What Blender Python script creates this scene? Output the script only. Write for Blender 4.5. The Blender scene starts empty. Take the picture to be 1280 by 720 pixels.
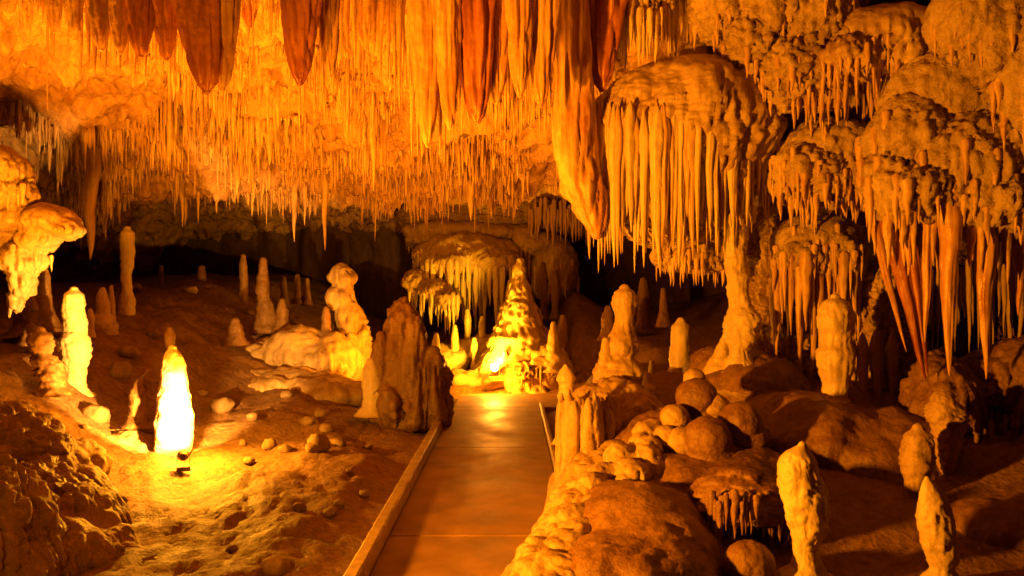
import bpy, math, random
import numpy as np
from mathutils import Vector

# ------------------------------------------------------------------ camera, world, lamps, exposure
F = 1000.0            # focal length in photo pixels (photo 1280 wide)
CAMZ = 1.6
HV = 362.0
S = bpy.context.scene
COL = S.collection
cam_d = bpy.data.cameras.new('camera'); cam = bpy.data.objects.new('camera', cam_d); COL.objects.link(cam)
cam_d.sensor_width = 36; cam_d.lens = 36 * F / 1280
cam_d.shift_y = (HV - 360) / 1280
cam_d.clip_end = 200; cam_d.clip_start = .05
cam.location = (0, 0, CAMZ); cam.rotation_euler = (math.pi / 2, 0, 0)
S.camera = cam
W = bpy.data.worlds.new('World'); S.world = W; W.use_nodes = True
bg = W.node_tree.nodes['Background']; bg.inputs[0].default_value = (1, .3, .03, 1); bg.inputs[1].default_value = .0
S.view_settings.view_transform = 'Standard'; S.view_settings.look = 'None'
S.view_settings.exposure = 1.45; S.view_settings.gamma = 1
try:
    S.cycles.use_denoising = True
    S.cycles.max_bounces = 5; S.cycles.diffuse_bounces = 4; S.cycles.glossy_bounces = 2
    S.cycles.transmission_bounces = 2; S.cycles.caustics_reflective = False; S.cycles.caustics_refractive = False
    S.cycles.sample_clamp_indirect = 6
except Exception:
    pass

def P(u, v, Y):
    return np.array([(u - 640) * Y / F, Y, CAMZ - (v - HV) * Y / F])

AMBER = (1, .285, .006); DEEP = (1, .26, .004); GOLD = (1, .44, .012); HOT = (1, .43, .055)
def lamp(kind, loc, power, color=AMBER, size=.12, target=None, angle=90, blend=.6):
    d = bpy.data.lights.new('cave_or_fill_lamp', kind); d.energy = power; d.color = color
    if kind == 'AREA': d.size = size
    else: d.shadow_soft_size = size
    if kind == 'SPOT':
        d.spot_size = math.radians(angle); d.spot_blend = blend
    o = bpy.data.objects.new('cave_or_fill_lamp', d); COL.objects.link(o); o.location = Vector([float(a) for a in loc])
    if target is not None:
        o.rotation_euler = (Vector([float(a) for a in target]) - o.location).to_track_quat('-Z', 'Y').to_euler()
    return o

lamp('POINT', P(618, 461, 12.6) + np.array([0, -.16, .02]), 60, AMBER, .05)                        # lit lamp at the end of the path
lamp('SPOT', P(619, 452, 12.75), 165, GOLD, .06, P(620, 370, 14.5), 150, .8)       # same fixture, throws onto the shelf behind
lamp('SPOT', (-2.74, 6.7, .42), 520, HOT, .02, (-3.06, 7.2, .5), 76, .3)
lamp('POINT', (-2.72, 6.93, .58), 92, (1, .35, .012), .015)                                     # at the foot of the glowing stalagmite
lamp('SPOT', P(215, 560, 7.9), 16, AMBER, .1, (-3.4, 8.4, 1.2), 150, .9)           # behind it
lamp('SPOT', (-4.3, 6.2, 1.3), 120, AMBER, .2, (-4.7, 7.9, 3.9), 108, .9)          # unseen, added to brighten the left end of the ceiling
lamp('SPOT', (-3.6, 5.4, .9), 690, AMBER, .18, (-2.9, 8.3, 4.1), 108, .9)           # floods the ceiling on the left
lamp('SPOT', (-1.25, 6.1, .15), 640, AMBER, .18, (-1.2, 8.3, 3.7), 96, .9)          # floods the ceiling in the middle
lamp('SPOT', (-2.5, 2.9, .95), 900, AMBER, .10, (1.9, 6.1, 2.2), 88, .75)
lamp('SPOT', (-1.6, 1.6, 1.3), 34, AMBER, .15, (-2.9, 6, .2), 100, .9)           # unseen fill lamp added to brighten the left floor           # throws across the path at the right-hand masses
lamp('SPOT', (-1.9, 3.6, .6), 200, AMBER, .12, (-.8, 6.2, 3.6), 90, .9)           # drapes overhead
lamp('SPOT', P(490, 440, 10.9), 75, AMBER, .08, P(410, 430, 11.9), 125, .8)         # behind the dark mound
lamp('SPOT', P(75, 395, 7.5), 6, (1, .58, .012), .08, P(35, 320, 8.1), 66, .9)         # yellow wall formation
lamp('SPOT', P(70, 520, 6.9), 10, AMBER, .1, P(95, 420, 8), 120, .8)

# ------------------------------------------------------------------ noise
_r = np.random.RandomState(7)
_perm = _r.permutation(512).astype(np.int64)
_g = _r.normal(size=(512, 3)); _g /= np.linalg.norm(_g, axis=1)[:, None]
def pn(p, seed=0):
    p = np.asarray(p, float) + seed * 17.31
    i = np.floor(p).astype(np.int64); f = p - i
    w = f * f * f * (f * (f * 6 - 15) + 10)
    out = 0
    for dx in (0, 1):
        for dy in (0, 1):
            for dz in (0, 1):
                h = _perm[(_perm[(_perm[(i[:, 0] + dx) & 511] + i[:, 1] + dy) & 511] + i[:, 2] + dz) & 511]
                g = _g[h]
                d = g[:, 0] * (f[:, 0] - dx) + g[:, 1] * (f[:, 1] - dy) + g[:, 2] * (f[:, 2] - dz)
                wx = w[:, 0] if dx else 1 - w[:, 0]
                wy = w[:, 1] if dy else 1 - w[:, 1]
                wz = w[:, 2] if dz else 1 - w[:, 2]
                out = out + d * wx * wy * wz
    return out * 1.6
def fbm(p, sc, oct=3, seed=0):
    p = np.asarray(p, float) * np.asarray(sc, float); a = 1; s = 0
    for k in range(oct):
        s = s + a * pn(p * (2.03 ** k), seed + k); a *= .5
    return s
def billow(p, sc, oct=2, seed=0):
    p = np.asarray(p, float) * np.asarray(sc, float); a = 1; s = 0
    for k in range(oct):
        s = s + a * (np.minimum(np.abs(pn(p * (2.1 ** k), seed + k)) * 2.2, 1.1) ** .7 - .45); a *= .5
    return s
def ss(x, a, b):
    t = np.clip((x - a) / (b - a), 0, 1); return t * t * (3 - 2 * t)

# ------------------------------------------------------------------ materials
def mat(name, c1, c2, c3, rough=.5, bump=.6, fine=60., streak=0., mottling=1.6, spec=.45, sss=0.):
    m = bpy.data.materials.new(name); m.use_nodes = True; nt = m.node_tree; N = nt.nodes; L = nt.links
    b = N['Principled BSDF']
    tc = N.new('ShaderNodeTexCoord')
    geo = N.new('ShaderNodeNewGeometry')
    def noise(vec, sc, det=6, ro=.6):
        n = N.new('ShaderNodeTexNoise'); n.inputs['Scale'].default_value = sc; n.inputs['Detail'].default_value = det
        n.inputs['Roughness'].default_value = ro; L.new(vec, n.inputs['Vector']); return n
    oi = N.new('ShaderNodeObjectInfo')
    mu = N.new('ShaderNodeVectorMath'); mu.operation = 'ADD'
    L.new(geo.outputs['Position'], mu.inputs[0])
    vec = mu.outputs[0]
    mp = N.new('ShaderNodeMapping'); mp.inputs['Scale'].default_value = (1, 1, .09); L.new(vec, mp.inputs[0])
    big = noise(vec, mottling, 5, .6); st = noise(mp.outputs[0], 14, 5, .65); sm = noise(vec, 22, 6, .7)
    r1 = N.new('ShaderNodeValToRGB'); r1.color_ramp.elements[0].position = .36; r1.color_ramp.elements[1].position = .66
    r1.color_ramp.elements[0].color = (*c1, 1); r1.color_ramp.elements[1].color = (*c2, 1)
    mx = N.new('ShaderNodeMath'); mx.operation = 'MULTIPLY_ADD'; mx.inputs[1].default_value = .55
    L.new(st.outputs[0], mx.inputs[0])
    ml = N.new('ShaderNodeMath'); ml.operation = 'MULTIPLY'; ml.inputs[1].default_value = .45; L.new(big.outputs[0], ml.inputs[0]); L.new(ml.outputs[0], mx.inputs[2])
    L.new(mx.outputs[0], r1.inputs[0])
    r2 = N.new('ShaderNodeValToRGB'); r2.color_ramp.elements[0].position = .48; r2.color_ramp.elements[1].position = .72
    L.new(sm.outputs[0], r2.inputs[0])
    mix = N.new('ShaderNodeMixRGB'); L.new(r1.outputs[0], mix.inputs[1]); mix.inputs[2].default_value = (*c3, 1)
    fa = N.new('ShaderNodeMath'); fa.operation = 'MULTIPLY'; fa.inputs[1].default_value = .55; L.new(r2.outputs[0], fa.inputs[0]); L.new(fa.outputs[0], mix.inputs[0])
    L.new(mix.outputs[0], b.inputs['Base Color'])
    # roughness variation
    rr = N.new('ShaderNodeMapRange'); rr.inputs[1].default_value = .3; rr.inputs[2].default_value = .7
    rr.inputs[3].default_value = rough - .12; rr.inputs[4].default_value = rough + .2; L.new(big.outputs[0], rr.inputs[0]); L.new(rr.outputs[0], b.inputs['Roughness'])
    b.inputs['Specular IOR Level'].default_value = spec
    if sss:
        b.inputs['Subsurface Weight'].default_value = sss; b.inputs['Subsurface Radius'].default_value = (.06, .02, .005); b.inputs['Subsurface Scale'].default_value = 1
    # bump: grains + creases + streaks
    n1 = noise(vec, fine, 5, .65); vo = N.new('ShaderNodeTexVoronoi'); vo.feature = 'SMOOTH_F1'; vo.inputs['Scale'].default_value = fine * .45
    ad = N.new('ShaderNodeVectorMath'); ad.operation = 'SCALE'; ad.inputs[3].default_value = 1
    L.new(vec, ad.inputs[0]); L.new(ad.outputs[0], vo.inputs['Vector'])
    h = N.new('ShaderNodeMath'); h.operation = 'MULTIPLY_ADD'; h.inputs[1].default_value = -.7; L.new(vo.outputs['Distance'], h.inputs[0]); L.new(n1.outputs[0], h.inputs[2])
    h2 = N.new('ShaderNodeMath'); h2.operation = 'MULTIPLY_ADD'; h2.inputs[1].default_value = streak * 2; L.new(st.outputs[0], h2.inputs[0]); L.new(h.outputs[0], h2.inputs[2])
    bp = N.new('ShaderNodeBump'); bp.inputs['Strength'].default_value = bump; bp.inputs['Distance'].default_value = .02
    L.new(h2.outputs[0], bp.inputs['Height']); L.new(bp.outputs[0], b.inputs['Normal'])
    return m

M_CRUST = mat('crusted_limestone', (.24, .15, .08), (.58, .44, .26), (.66, .54, .36), .55, .8, 55, .3)
M_FLOW = mat('flowstone', (.27, .16, .08), (.58, .44, .26), (.5, .38, .22), .42, .5, 34, .5)
M_PALE = mat('pale_calcite', (.5, .38, .24), (.74, .62, .44), (.6, .48, .3), .36, .45, 32, .1)
M_REDGLOW = mat('red_lit_through_calcite', (.13, .022, .008), (.52, .22, .08), (.26, .07, .025), .3, .25, 30, .9, 1.3)  # dark red streaks in the colour stand in for light passing through
M_DRAPE = mat('orange_drapery_calcite', (.34, .13, .045), (.68, .47, .24), (.62, .38, .17), .32, .25, 30, .9, 1.6)
M_STRAW = mat('straw_calcite', (.34, .18, .08), (.7, .52, .3), (.5, .28, .12), .4, .25, 60, .2, 3)
M_CEIL = mat('ceiling_limestone', (.26, .12, .05), (.6, .4, .2), (.3, .13, .055), .6, 1.0, 26, .0, 2.6)
M_FLOOR = mat('muddy_cave_floor', (.11, .05, .024), (.32, .19, .095), (.38, .25, .14), .6, 1.0, 34, .0, 1.4)
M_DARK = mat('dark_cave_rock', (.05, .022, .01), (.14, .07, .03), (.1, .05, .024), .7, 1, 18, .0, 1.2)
M_RUBBLE = mat('rough_brown_rock', (.13, .07, .035), (.4, .25, .13), (.44, .3, .17), .55, .9, 40, .1, 3)
M_MOUND = mat('brown_or_shaded_flowstone', (.11, .048, .02), (.29, .165, .075), (.32, .2, .1), .42, .6, 40, .25)  # mound brown; on dim stalagmites and stumps its darkness stands in for shade
M_STONE = mat('loose_stone', (.14, .08, .045), (.36, .25, .15), (.3, .2, .12), .75, .5, 40)

def simple(name, col, rough, metal=0, noise_sc=20, var=.25, bump=.1, emis=0):
    m = bpy.data.materials.new(name); m.use_nodes = True; nt = m.node_tree; N = nt.nodes; L = nt.links; b = N['Principled BSDF']
    geo = N.new('ShaderNodeNewGeometry')
    n = N.new('ShaderNodeTexNoise'); n.inputs['Scale'].default_value = noise_sc; n.inputs['Detail'].default_value = 6; L.new(geo.outputs['Position'], n.inputs['Vector'])
    r = N.new('ShaderNodeValToRGB'); r.color_ramp.elements[0].position = .3; r.color_ramp.elements[1].position = .7
    r.color_ramp.elements[0].color = (*[c * (1 - var) for c in col], 1); r.color_ramp.elements[1].color = (*[min(1, c * (1 + var)) for c in col], 1)
    L.new(n.outputs[0], r.inputs[0]); L.new(r.outputs[0], b.inputs['Base Color']); b.inputs['Roughness'].default_value = rough; b.inputs['Metallic'].default_value = metal
    bp = N.new('ShaderNodeBump'); bp.inputs['Strength'].default_value = bump; bp.inputs['Distance'].default_value = .01; L.new(n.outputs[0], bp.inputs['Height']); L.new(bp.outputs[0], b.inputs['Normal'])
    if emis:
        b.inputs['Emission Color'].default_value = (1, .6, .2, 1); b.inputs['Emission Strength'].default_value = emis
    return m
M_METAL = simple('brown_painted_metal', (.12, .07, .035), .6, .2)
M_GLASS = simple('lit_lamp_glass', (.9, .8, .6), .2, 0, emis=60)
M_KERB = simple('concrete_edging', (.34, .25, .16), .6, 0, 14, .3, .35)
# path: damp trowelled concrete
def path_mat():
    m = simple('damp_concrete', (.27, .165, .085), .4, 0, 3.5, .3, .06)
    nt = m.node_tree; N = nt.nodes; L = nt.links; b = N['Principled BSDF']
    geo = N.new('ShaderNodeNewGeometry')
    mp = N.new('ShaderNodeMapping'); mp.inputs['Scale'].default_value = (1, .8, 1); L.new(geo.outputs['Position'], mp.inputs[0])
    n = N.new('ShaderNodeTexNoise'); n.inputs['Scale'].default_value = 2.2; n.inputs['Detail'].default_value = 8; L.new(mp.outputs[0], n.inputs['Vector'])
    mr = N.new('ShaderNodeMapRange'); mr.inputs[1].default_value = .35; mr.inputs[2].default_value = .68; mr.inputs[3].default_value = .5; mr.inputs[4].default_value = .72
    L.new(n.outputs[0], mr.inputs[0]); L.new(mr.outputs[0], b.inputs['Roughness'])
    f = N.new('ShaderNodeTexNoise'); f.inputs['Scale'].default_value = 90; f.inputs['Detail'].default_value = 4; L.new(geo.outputs['Position'], f.inputs['Vector'])
    a = N.new('ShaderNodeMath'); a.operation = 'MULTIPLY_ADD'; a.inputs[1].default_value = .25; L.new(f.outputs[0], a.inputs[0]); L.new(n.outputs[0], a.inputs[2])
    b.inputs['Specular IOR Level'].default_value = .3
    bp = [x for x in N if x.type == 'BUMP'][0]; bp.inputs['Strength'].default_value = .12; L.new(a.outputs[0], bp.inputs['Height'])
    return m
M_PATH = path_mat()

# ------------------------------------------------------------------ mesh helpers
def mesh(name, V, Fq, m=None, smooth=True):
    me = bpy.data.meshes.new(name)
    V = np.ascontiguousarray(V, np.float32); Fq = np.ascontiguousarray(Fq, np.int32)
    me.vertices.add(len(V)); me.vertices.foreach_set('co', V.ravel())
    n, k = Fq.shape
    me.loops.add(n * k); me.loops.foreach_set('vertex_index', Fq.ravel())
    me.polygons.add(n); me.polygons.foreach_set('loop_start', np.arange(0, n * k, k, dtype=np.int32))
    me.polygons.foreach_set('use_smooth', np.full(n, smooth))
    me.update(calc_edges=True); me.validate()
    if m: me.materials.append(m)
    return me
def link(name, me, loc=(0, 0, 0), parent=None, scale=None, rot=None):
    o = bpy.data.objects.new(name, me); COL.objects.link(o)
    o.location = [float(a) for a in loc]
    if scale is not None: o.scale = [float(a) for a in scale]
    if rot is not None: o.rotation_euler = rot
    if parent is not None: o.parent = parent
    return o
def tag(o, label=None, cat=None, group=None, kind=None):
    if label: o['label'] = label
    if cat: o['category'] = cat
    if group: o['group'] = group
    if kind: o['kind'] = kind
    return o
def grid_faces(nr, nc, wrap):
    i = np.arange(nr - 1)[:, None]; j = np.arange(nc if wrap else nc - 1)[None, :]
    j2 = (j + 1) % nc
    return np.stack([i * nc + j, i * nc + j2, (i + 1) * nc + j2, (i + 1) * nc + j], -1).reshape(-1, 4)
def interp_rows(t, x):
    # monotone-ish smooth interpolation (pchip)
    t = np.asarray(t, float); x = np.asarray(x, float)
    h = np.diff(t); d = np.diff(x) / h; m_ = np.zeros_like(x)
    m_[1:-1] = np.where(d[:-1] * d[1:] > 0, 2 * d[:-1] * d[1:] / (d[:-1] + d[1:] + 1e-12), 0); m_[0] = d[0]; m_[-1] = d[-1]
    def f(q):
        k = np.clip(np.searchsorted(t, q) - 1, 0, len(t) - 2); s = (q - t[k]) / h[k]
        return ((1 + 2 * s) * (1 - s) ** 2) * x[k] + s * (1 - s) ** 2 * h[k] * m_[k] + s * s * (3 - 2 * s) * x[k + 1] + s * s * (s - 1) * h[k] * m_[k + 1]
    return f

def turned(rows, Y, depth=.9, seg=40, ring=None, lump=.08, flute=0., crust=0., rings=0., seed=0, top='round', bottom='open', nscale=1., pop=0., drip=0., pf=9., ribs=0., nrib=4):
    """solid of roughly round section whose left and right edge at each height are given; returns world verts + faces"""
    rows = sorted(rows); v = np.array([r[0] for r in rows], float)
    fc = interp_rows(v, [(r[1] + r[2]) / 2 for r in rows]); fr = interp_rows(v, [(r[2] - r[1]) / 2 for r in rows])
    if ring is None: ring = max(2.0, (v[-1] - v[0]) / 90)
    q = np.linspace(v[0], v[-1], max(8, int((v[-1] - v[0]) / ring)))
    c = fc(q); r = np.maximum(fr(q), .3)
    if top == 'round':      # dome over the first row
        e = min(r[0], .2 * (v[-1] - v[0])); a = np.linspace(0.08, 1, 7)[:-1] * math.pi / 2
        q = np.concatenate([v[0] - e * np.cos(a) * .9, q]); c = np.concatenate([np.full(6, c[0]), c]); r = np.concatenate([r[0] * np.sin(a), r])
    if bottom == 'round':
        e = min(r[-1], .2 * (v[-1] - v[0])); a = np.linspace(1, 0.08, 7)[1:] * math.pi / 2
        q = np.concatenate([q, q[-1] + e * np.cos(a) * .9]); c = np.concatenate([c, np.full(6, c[-1])]); r = np.concatenate([r, r[-1] * np.sin(a)])
    n = len(q); th = np.linspace(0, 2 * math.pi, seg, endpoint=False)
    k = Y / F
    X = (c[:, None] - 640) * k + r[:, None] * k * np.cos(th)
    Yv = Y + r[:, None] * k * depth * np.sin(th)
    Z = np.repeat((CAMZ - (q - HV) * k)[:, None], seg, 1)
    V = np.stack([X, Yv, Z], -1).reshape(-1, 3)
    R = np.repeat(r * k, seg); ct = np.tile(np.cos(th), n); st = np.tile(np.sin(th), n)
    rm = max(1e-3, float(np.median(r)) * k)
    f0 = nscale / rm
    d = lump * fbm(V, f0 * .9, 3, seed)
    if flute: 
        d = d + flute * (billow(V, (f0 * 2.6, f0 * 2.6, f0 * .16), 2, seed + 5))
    if crust: d = d + crust * billow(V, f0 * 2.2, 3, seed + 9)
    if rings: d = d + rings * pn(V * np.array([f0 * .4, f0 * .4, f0 * 3.2]), seed + 11)
    if ribs: d = d + ribs * (np.abs(np.cos(np.tile(th, n) * nrib / 2 + seed + .5 * pn(V * np.array([2, 2, .6]), seed))) ** .7 - .55)
    d = d * R
    if pop: d = d + pop * (billow(V, pf, 3, seed + 13) * (.5 + .8 * ss(fbm(V, 1.7, 2, seed + 15), -.5, .5)))
    if drip:
        zn_ = (V[:, 2] - V[:, 2].min()) / np.ptp(V[:, 2]); d = d + drip * (1 - ss(zn_, .55, .85)) * billow(V, (13, 13, 1.7), 2, seed + 17)
    V[:, 0] += ct * d; V[:, 1] += st * d; V[:, 2] += .35 * (crust > 0) * d * pn(V * f0 * 2, seed + 3)
    Fq = grid_faces(n, seg, True)
    top_i = np.arange(seg); 
    # close the ends with tiny fans folded to quads
    V = np.vstack([V, V[:seg].mean(0), V[(n - 1) * seg:n * seg].mean(0)])
    a = np.arange(seg); b2 = (a + 1) % seg
    cap = np.stack([np.full(seg, n * seg), a, b2], -1); cap2 = np.stack([np.full(seg, n * seg + 1), (n - 1) * seg + b2, (n - 1) * seg + a], -1)
    return V, Fq, np.vstack([cap, cap2])
def mesh_mixed(name, V, Fq, Ft, m):
    V = np.ascontiguousarray(V, np.float32)
    me = bpy.data.meshes.new(name); me.vertices.add(len(V)); me.vertices.foreach_set('co', V.ravel())
    nq, nt = len(Fq), len(Ft)
    idx = np.concatenate([Fq.ravel(), Ft.ravel()]).astype(np.int32)
    me.loops.add(len(idx)); me.loops.foreach_set('vertex_index', idx)
    me.polygons.add(nq + nt)
    me.polygons.foreach_set('loop_start', np.concatenate([np.arange(nq) * 4, nq * 4 + np.arange(nt) * 3]).astype(np.int32))
    me.polygons.foreach_set('use_smooth', np.full(nq + nt, True)); me.update(calc_edges=True); me.validate()
    if m: me.materials.append(m)
    return me

_seed = [100]
def nseed():
    _seed[0] += 1; return _seed[0]
def stalagmite(rows, Y, label, m=M_PALE, name='stalagmite', cat='stalagmite', group='stalagmites on the cave floor', sink=14, **kw):
    rows = sorted(rows); a = rows[-1]
    w = (a[2] - a[1]) / 2
    rows = rows + [(a[0] + sink * .35, a[1] - .18 * w, a[2] + .18 * w), (a[0] + sink, a[1] - .75 * w, a[2] + .75 * w)]
    kw.setdefault('lump', .11); kw.setdefault('rings', .09); kw.setdefault('seed', nseed()); kw.setdefault('crust', .05); kw.setdefault('flute', .07)
    V, Fq, Ft = turned(rows, Y, **kw)
    o0 = np.array([(rows[-1][1] + rows[-1][2]) / 2, 0, 0]); base = P(o0[0], a[0], Y)
    o = link(name, mesh_mixed(name, V - base, Fq, Ft, m), base)
    return tag(o, label, cat, group)

# ---- stalactite pool: unit length, unit radius, hanging down from the origin
def unit_stalactite(seg, nr, seed, power=.75, flute=.12, lump=.12, flare=.35, rings=.05, root=.75):
    t = np.linspace(0, 1, nr) ** .9
    th = np.linspace(0, 2 * math.pi, seg, endpoint=False)
    r = (1 - t ** 1.6) ** power * (1 - .25 * t) + .02
    r = (r + flare * np.exp(-t / .06)) * np.sqrt(np.clip(t / .05, .02, 1)) * (root + (1 - root) * ss(t, 0, .2))
    T = np.repeat(t[:, None], seg, 1); TH = np.repeat(th[None], nr, 0)
    q = np.stack([np.cos(TH) * 1., np.sin(TH) * 1., T * 2.2], -1).reshape(-1, 3)
    d = flute * fbm(q, (2.2, 2.2, .7), 2, seed) + lump * fbm(q, (.8, .8, 2.5), 2, seed + 3) + rings * pn(np.stack([q[:, 0] * .4, q[:, 1] * .4, q[:, 2] * 9], -1), seed + 6)
    Rr = np.repeat(r, seg) * (1 + d)
    wob = np.stack([pn(np.stack([t * 2.5, t * 0 + .3, t * 0], -1), seed + 20), pn(np.stack([t * 2.5, t * 0 + .8, t * 0 + .5], -1), seed + 21)], -1) * .35 * np.minimum(t * 3, 1)[:, None]
    V = np.stack([np.cos(TH).ravel() * Rr + np.repeat(wob[:, 0], seg), np.sin(TH).ravel() * Rr + np.repeat(wob[:, 1], seg), -T.ravel()], -1)
    Fq = grid_faces(nr, seg, True)
    V = np.vstack([V, [[wob[-1, 0], wob[-1, 1], -1.004]]])
    a = np.arange(seg); Ft = np.stack([np.full(seg, nr * seg), (nr - 1) * seg + (a + 1) % seg, (nr - 1) * seg + a], -1)
    return V, Fq[:, ::-1], Ft[:, ::-1]
POOLS = {}
def pool(kind, m):
    key = (kind, m.name)
    if key not in POOLS:
        L_ = []
        for s in range(8):
            if kind == 'big': d = unit_stalactite(32, 60, 300 + s, .7, .2, .14, .0, root=.35)
            elif kind == 'mid': d = unit_stalactite(18, 34, 400 + s, .7, .16, .16, .35, .07)
            else: d = unit_stalactite(8, 12, 500 + s, .5, .1, .15, .5, .06)
            L_.append(mesh_mixed('stalactite', *d, m))
        POOLS[key] = L_
    return POOLS[key]
rng = random.Random(11)
def hang(top, length, rad, kind='mid', m=M_STRAW, parent=None, name='stalactite', lean=(0, 0), depth=1.):
    me = rng.choice(pool(kind, m))
    loc = np.array(top, float)
    if parent is not None: loc = loc - np.array(parent.location)
    o = link(name, me, loc, parent, (rad, rad * depth, length), (lean[1], lean[0], rng.uniform(-.8, .8) if lean == (0, 0) else 0))
    return o

# ------------------------------------------------------------------ floor
PX0, PX1 = -.80, .37
def floor_h(x, y):
    l = .85 * ss(-x, 3.1, 5.2) + .7 * ss(y, 7.5, 14) * ss(-x, 1.5, 3.8) + .25 * ss(y, 14, 19)
    l = l + .1 * ss(-x, 1.1, 2.2) * ss(y, 4, 9)
    yy = np.interp(y, [-3, 3, 4.4, 5.3, 6.5, 7.5, 9, 10.6, 13, 16, 20], [0, 0, .04, .32, .66, .82, .66, .62, .8, 1.1, 1.2])
    cut = 1 - (ss(y, 10.3, 11.0) * (1 - ss(y, 12.5, 13.2))) * (1 - ss(x, 1.2, 2.2))
    r = yy * ss(x, .45, 1.25) * cut
    r = r + .5 * ss(x, 2.6, 5.5) * ss(y, 2, 6)
    c = .55 * ss(y, 12.7, 15.5) * ss(x, -2.4, -1.2) * (1 - ss(x, 1.0, 2.2))
    z = np.where(x < -.2, l, r) + c
    return z
def floor_z(x, y):
    x = np.atleast_1d(np.asarray(x, float)); y = np.atleast_1d(np.asarray(y, float))
    z = floor_h(x, y)
    p = np.stack([x, y, x * 0], -1)
    # distance from the walkway, where the ground is cleared
    dpath = np.maximum(np.maximum(PX0 - .1 - x, x - PX1 - .05), 0)
    dpath = np.where(y > 12.45, np.maximum(dpath, y - 12.45), dpath)
    dx2 = np.where((y > 11.2) & (y < 12.45) & (x < 1.6) & (x > -.8), 0, dpath)
    w = ss(dx2, 0, .5)
    rug = .10 * fbm(p, .9, 3, 3) + .035 * billow(p, 2.2, 3, 8) + .018 * billow(p, 7, 2, 14)
    soft = .05 * fbm(p, .8, 2, 3) + .012 * billow(p, 5, 2, 31)
    left = np.where(x < 0, 1., .0)
    return z + w * (rug * left + soft * (1 - left)) - .07 * (1 - w)
nR, nC = 420, 520
yy = -3 + 27 * (np.linspace(0, 1, nR) ** 1.35); yy = np.where(yy < 2, yy, yy)
sx = np.linspace(-1, 1, nC); sx = np.sign(sx) * (.55 * np.abs(sx) + .45 * np.abs(sx) ** 2)
Xg = sx[None, :] * (6.5 + np.maximum(yy, 0)[:, None] * .45); Yg = np.repeat(yy[:, None], nC, 1)
Zg = floor_z(Xg.ravel(), Yg.ravel())
ground = link('ground', mesh('ground', np.stack([Xg.ravel(), Yg.ravel(), Zg], -1), grid_faces(nR, nC, False), M_FLOOR)); tag(ground, kind='structure')

# walkway
def box_mesh(name, x0, x1, y0, y1, z0, z1, m, bev=.01):
    import bmesh
    bm = bmesh.new(); bmesh.ops.create_cube(bm, size=1)
    for v in bm.verts: v.co = Vector(((x0 + x1) / 2 + v.co.x * (x1 - x0), (y0 + y1) / 2 + v.co.y * (y1 - y0), (z0 + z1) / 2 + v.co.z * (z1 - z0)))
    if bev: bmesh.ops.bevel(bm, geom=bm.edges[:], offset=bev, segments=2, affect='EDGES')
    me = bpy.data.meshes.new(name); bm.to_mesh(me); bm.free(); me.materials.append(m); return me
import bmesh
def slabs():
    bm = bmesh.new()
    ys = [-2.5, 2.2, 5.2, 8.12, 10.9]
    for a, b in zip(ys[:-1], ys[1:]):
        r = bmesh.ops.create_cube(bm, size=1)
        for v in r['verts']: v.co = Vector(((PX0 + PX1) / 2 + v.co.x * (PX1 - PX0), (a + b) / 2 + v.co.y * (b - a - .012), -.06 + v.co.z * .12))
    # cross arm turning right at the far end
    r = bmesh.ops.create_cube(bm, size=1)
    for v in r['verts']: v.co = Vector(((PX0 + 2.2) / 2 + v.co.x * (2.2 - PX0), 11.6 + v.co.y * 1.38 * (1 + .0 * v.co.x), -.06 + v.co.z * .12))
    bmesh.ops.bevel(bm, geom=bm.edges[:], offset=.008, segments=1, affect='EDGES')
    me = bpy.data.meshes.new('footpath'); bm.to_mesh(me); bm.free(); me.materials.append(M_PATH); return me
tag(link('footpath', slabs()), kind='structure')
def kerb(x0, x1, y0, y1, h, nm='kerb', seed=0):
    n = 160; sec = np.array([[x0, -.1], [x0, h - .012], [x0 + .012, h], [x1 - .012, h], [x1, h - .012], [x1, -.1]])
    y = np.linspace(y0, y1, n); V = []
    for i in range(6):
        p = np.stack([np.full(n, sec[i, 0]), y, np.full(n, sec[i, 1])], -1)
        j = fbm(p, (1, 1.6, 1), 2, seed + 4) * .004 + fbm(p + i * .31, (6, 9, 6), 2, seed) * .004
        p[:, 0] += j; p[:, 2] += j * .7; V.append(p)
    V = np.stack(V, 1).reshape(-1, 3)
    me = mesh(nm, V, grid_faces(n, 6, True)[:, ::-1], M_KERB, smooth=False)
    return tag(link(nm, me), kind='structure')
kerb(PX0 - .085, PX0 - .003, 2., 10.95, .11, seed=1)
kerb(PX1 + .003, PX1 + .055, 2., 10.95, .055, seed=2)

# ------------------------------------------------------------------ ceiling and walls
def ceil_z(x, y):
    x = np.atleast_1d(np.asarray(x, float)); y = np.atleast_1d(np.asarray(y, float))
    z = np.interp(y, [-4, 4.5, 6, 7.5, 9, 11, 12.2, 12.9, 14, 17, 20, 22, 24], [4.9, 4.6, 4.3, 4.0, 3.72, 3.24, 2.98, 3.05, 3.3, 3.3, 3.0, 2.2, 0])
    z = z - .9 * ss(np.abs(x), 6.5, 10) * 1.5
    p = np.stack([x, y, x * 0], -1)
    z = z + .24 * fbm(p, .6, 3, 40) + .2 * billow(p, 1.1, 3, 43) + .09 * billow(p, 4.0, 3, 46)
    st = z * 5.0; z = z * .6 + .4 * (np.floor(st) + ss(st - np.floor(st), .3, .7)) / 5.0
    smooth_patch = np.exp(-(((x + 4.3) / 1.3) ** 2 + ((y - 8.2) / 1.1) ** 2))
    return z + .05 * smooth_patch
nR2, nC2 = 640, 560
y2 = np.linspace(-4, 24, nR2); x2 = np.linspace(-11, 11, nC2)
X2, Y2 = np.meshgrid(x2, y2)
Z2 = ceil_z(X2.ravel(), Y2.ravel())
tag(link('cave_ceiling', mesh('cave_ceiling', np.stack([X2.ravel(), Y2.ravel(), Z2], -1), grid_faces(nR2, nC2, False)[:, ::-1], M_CEIL)), kind='structure')

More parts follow.
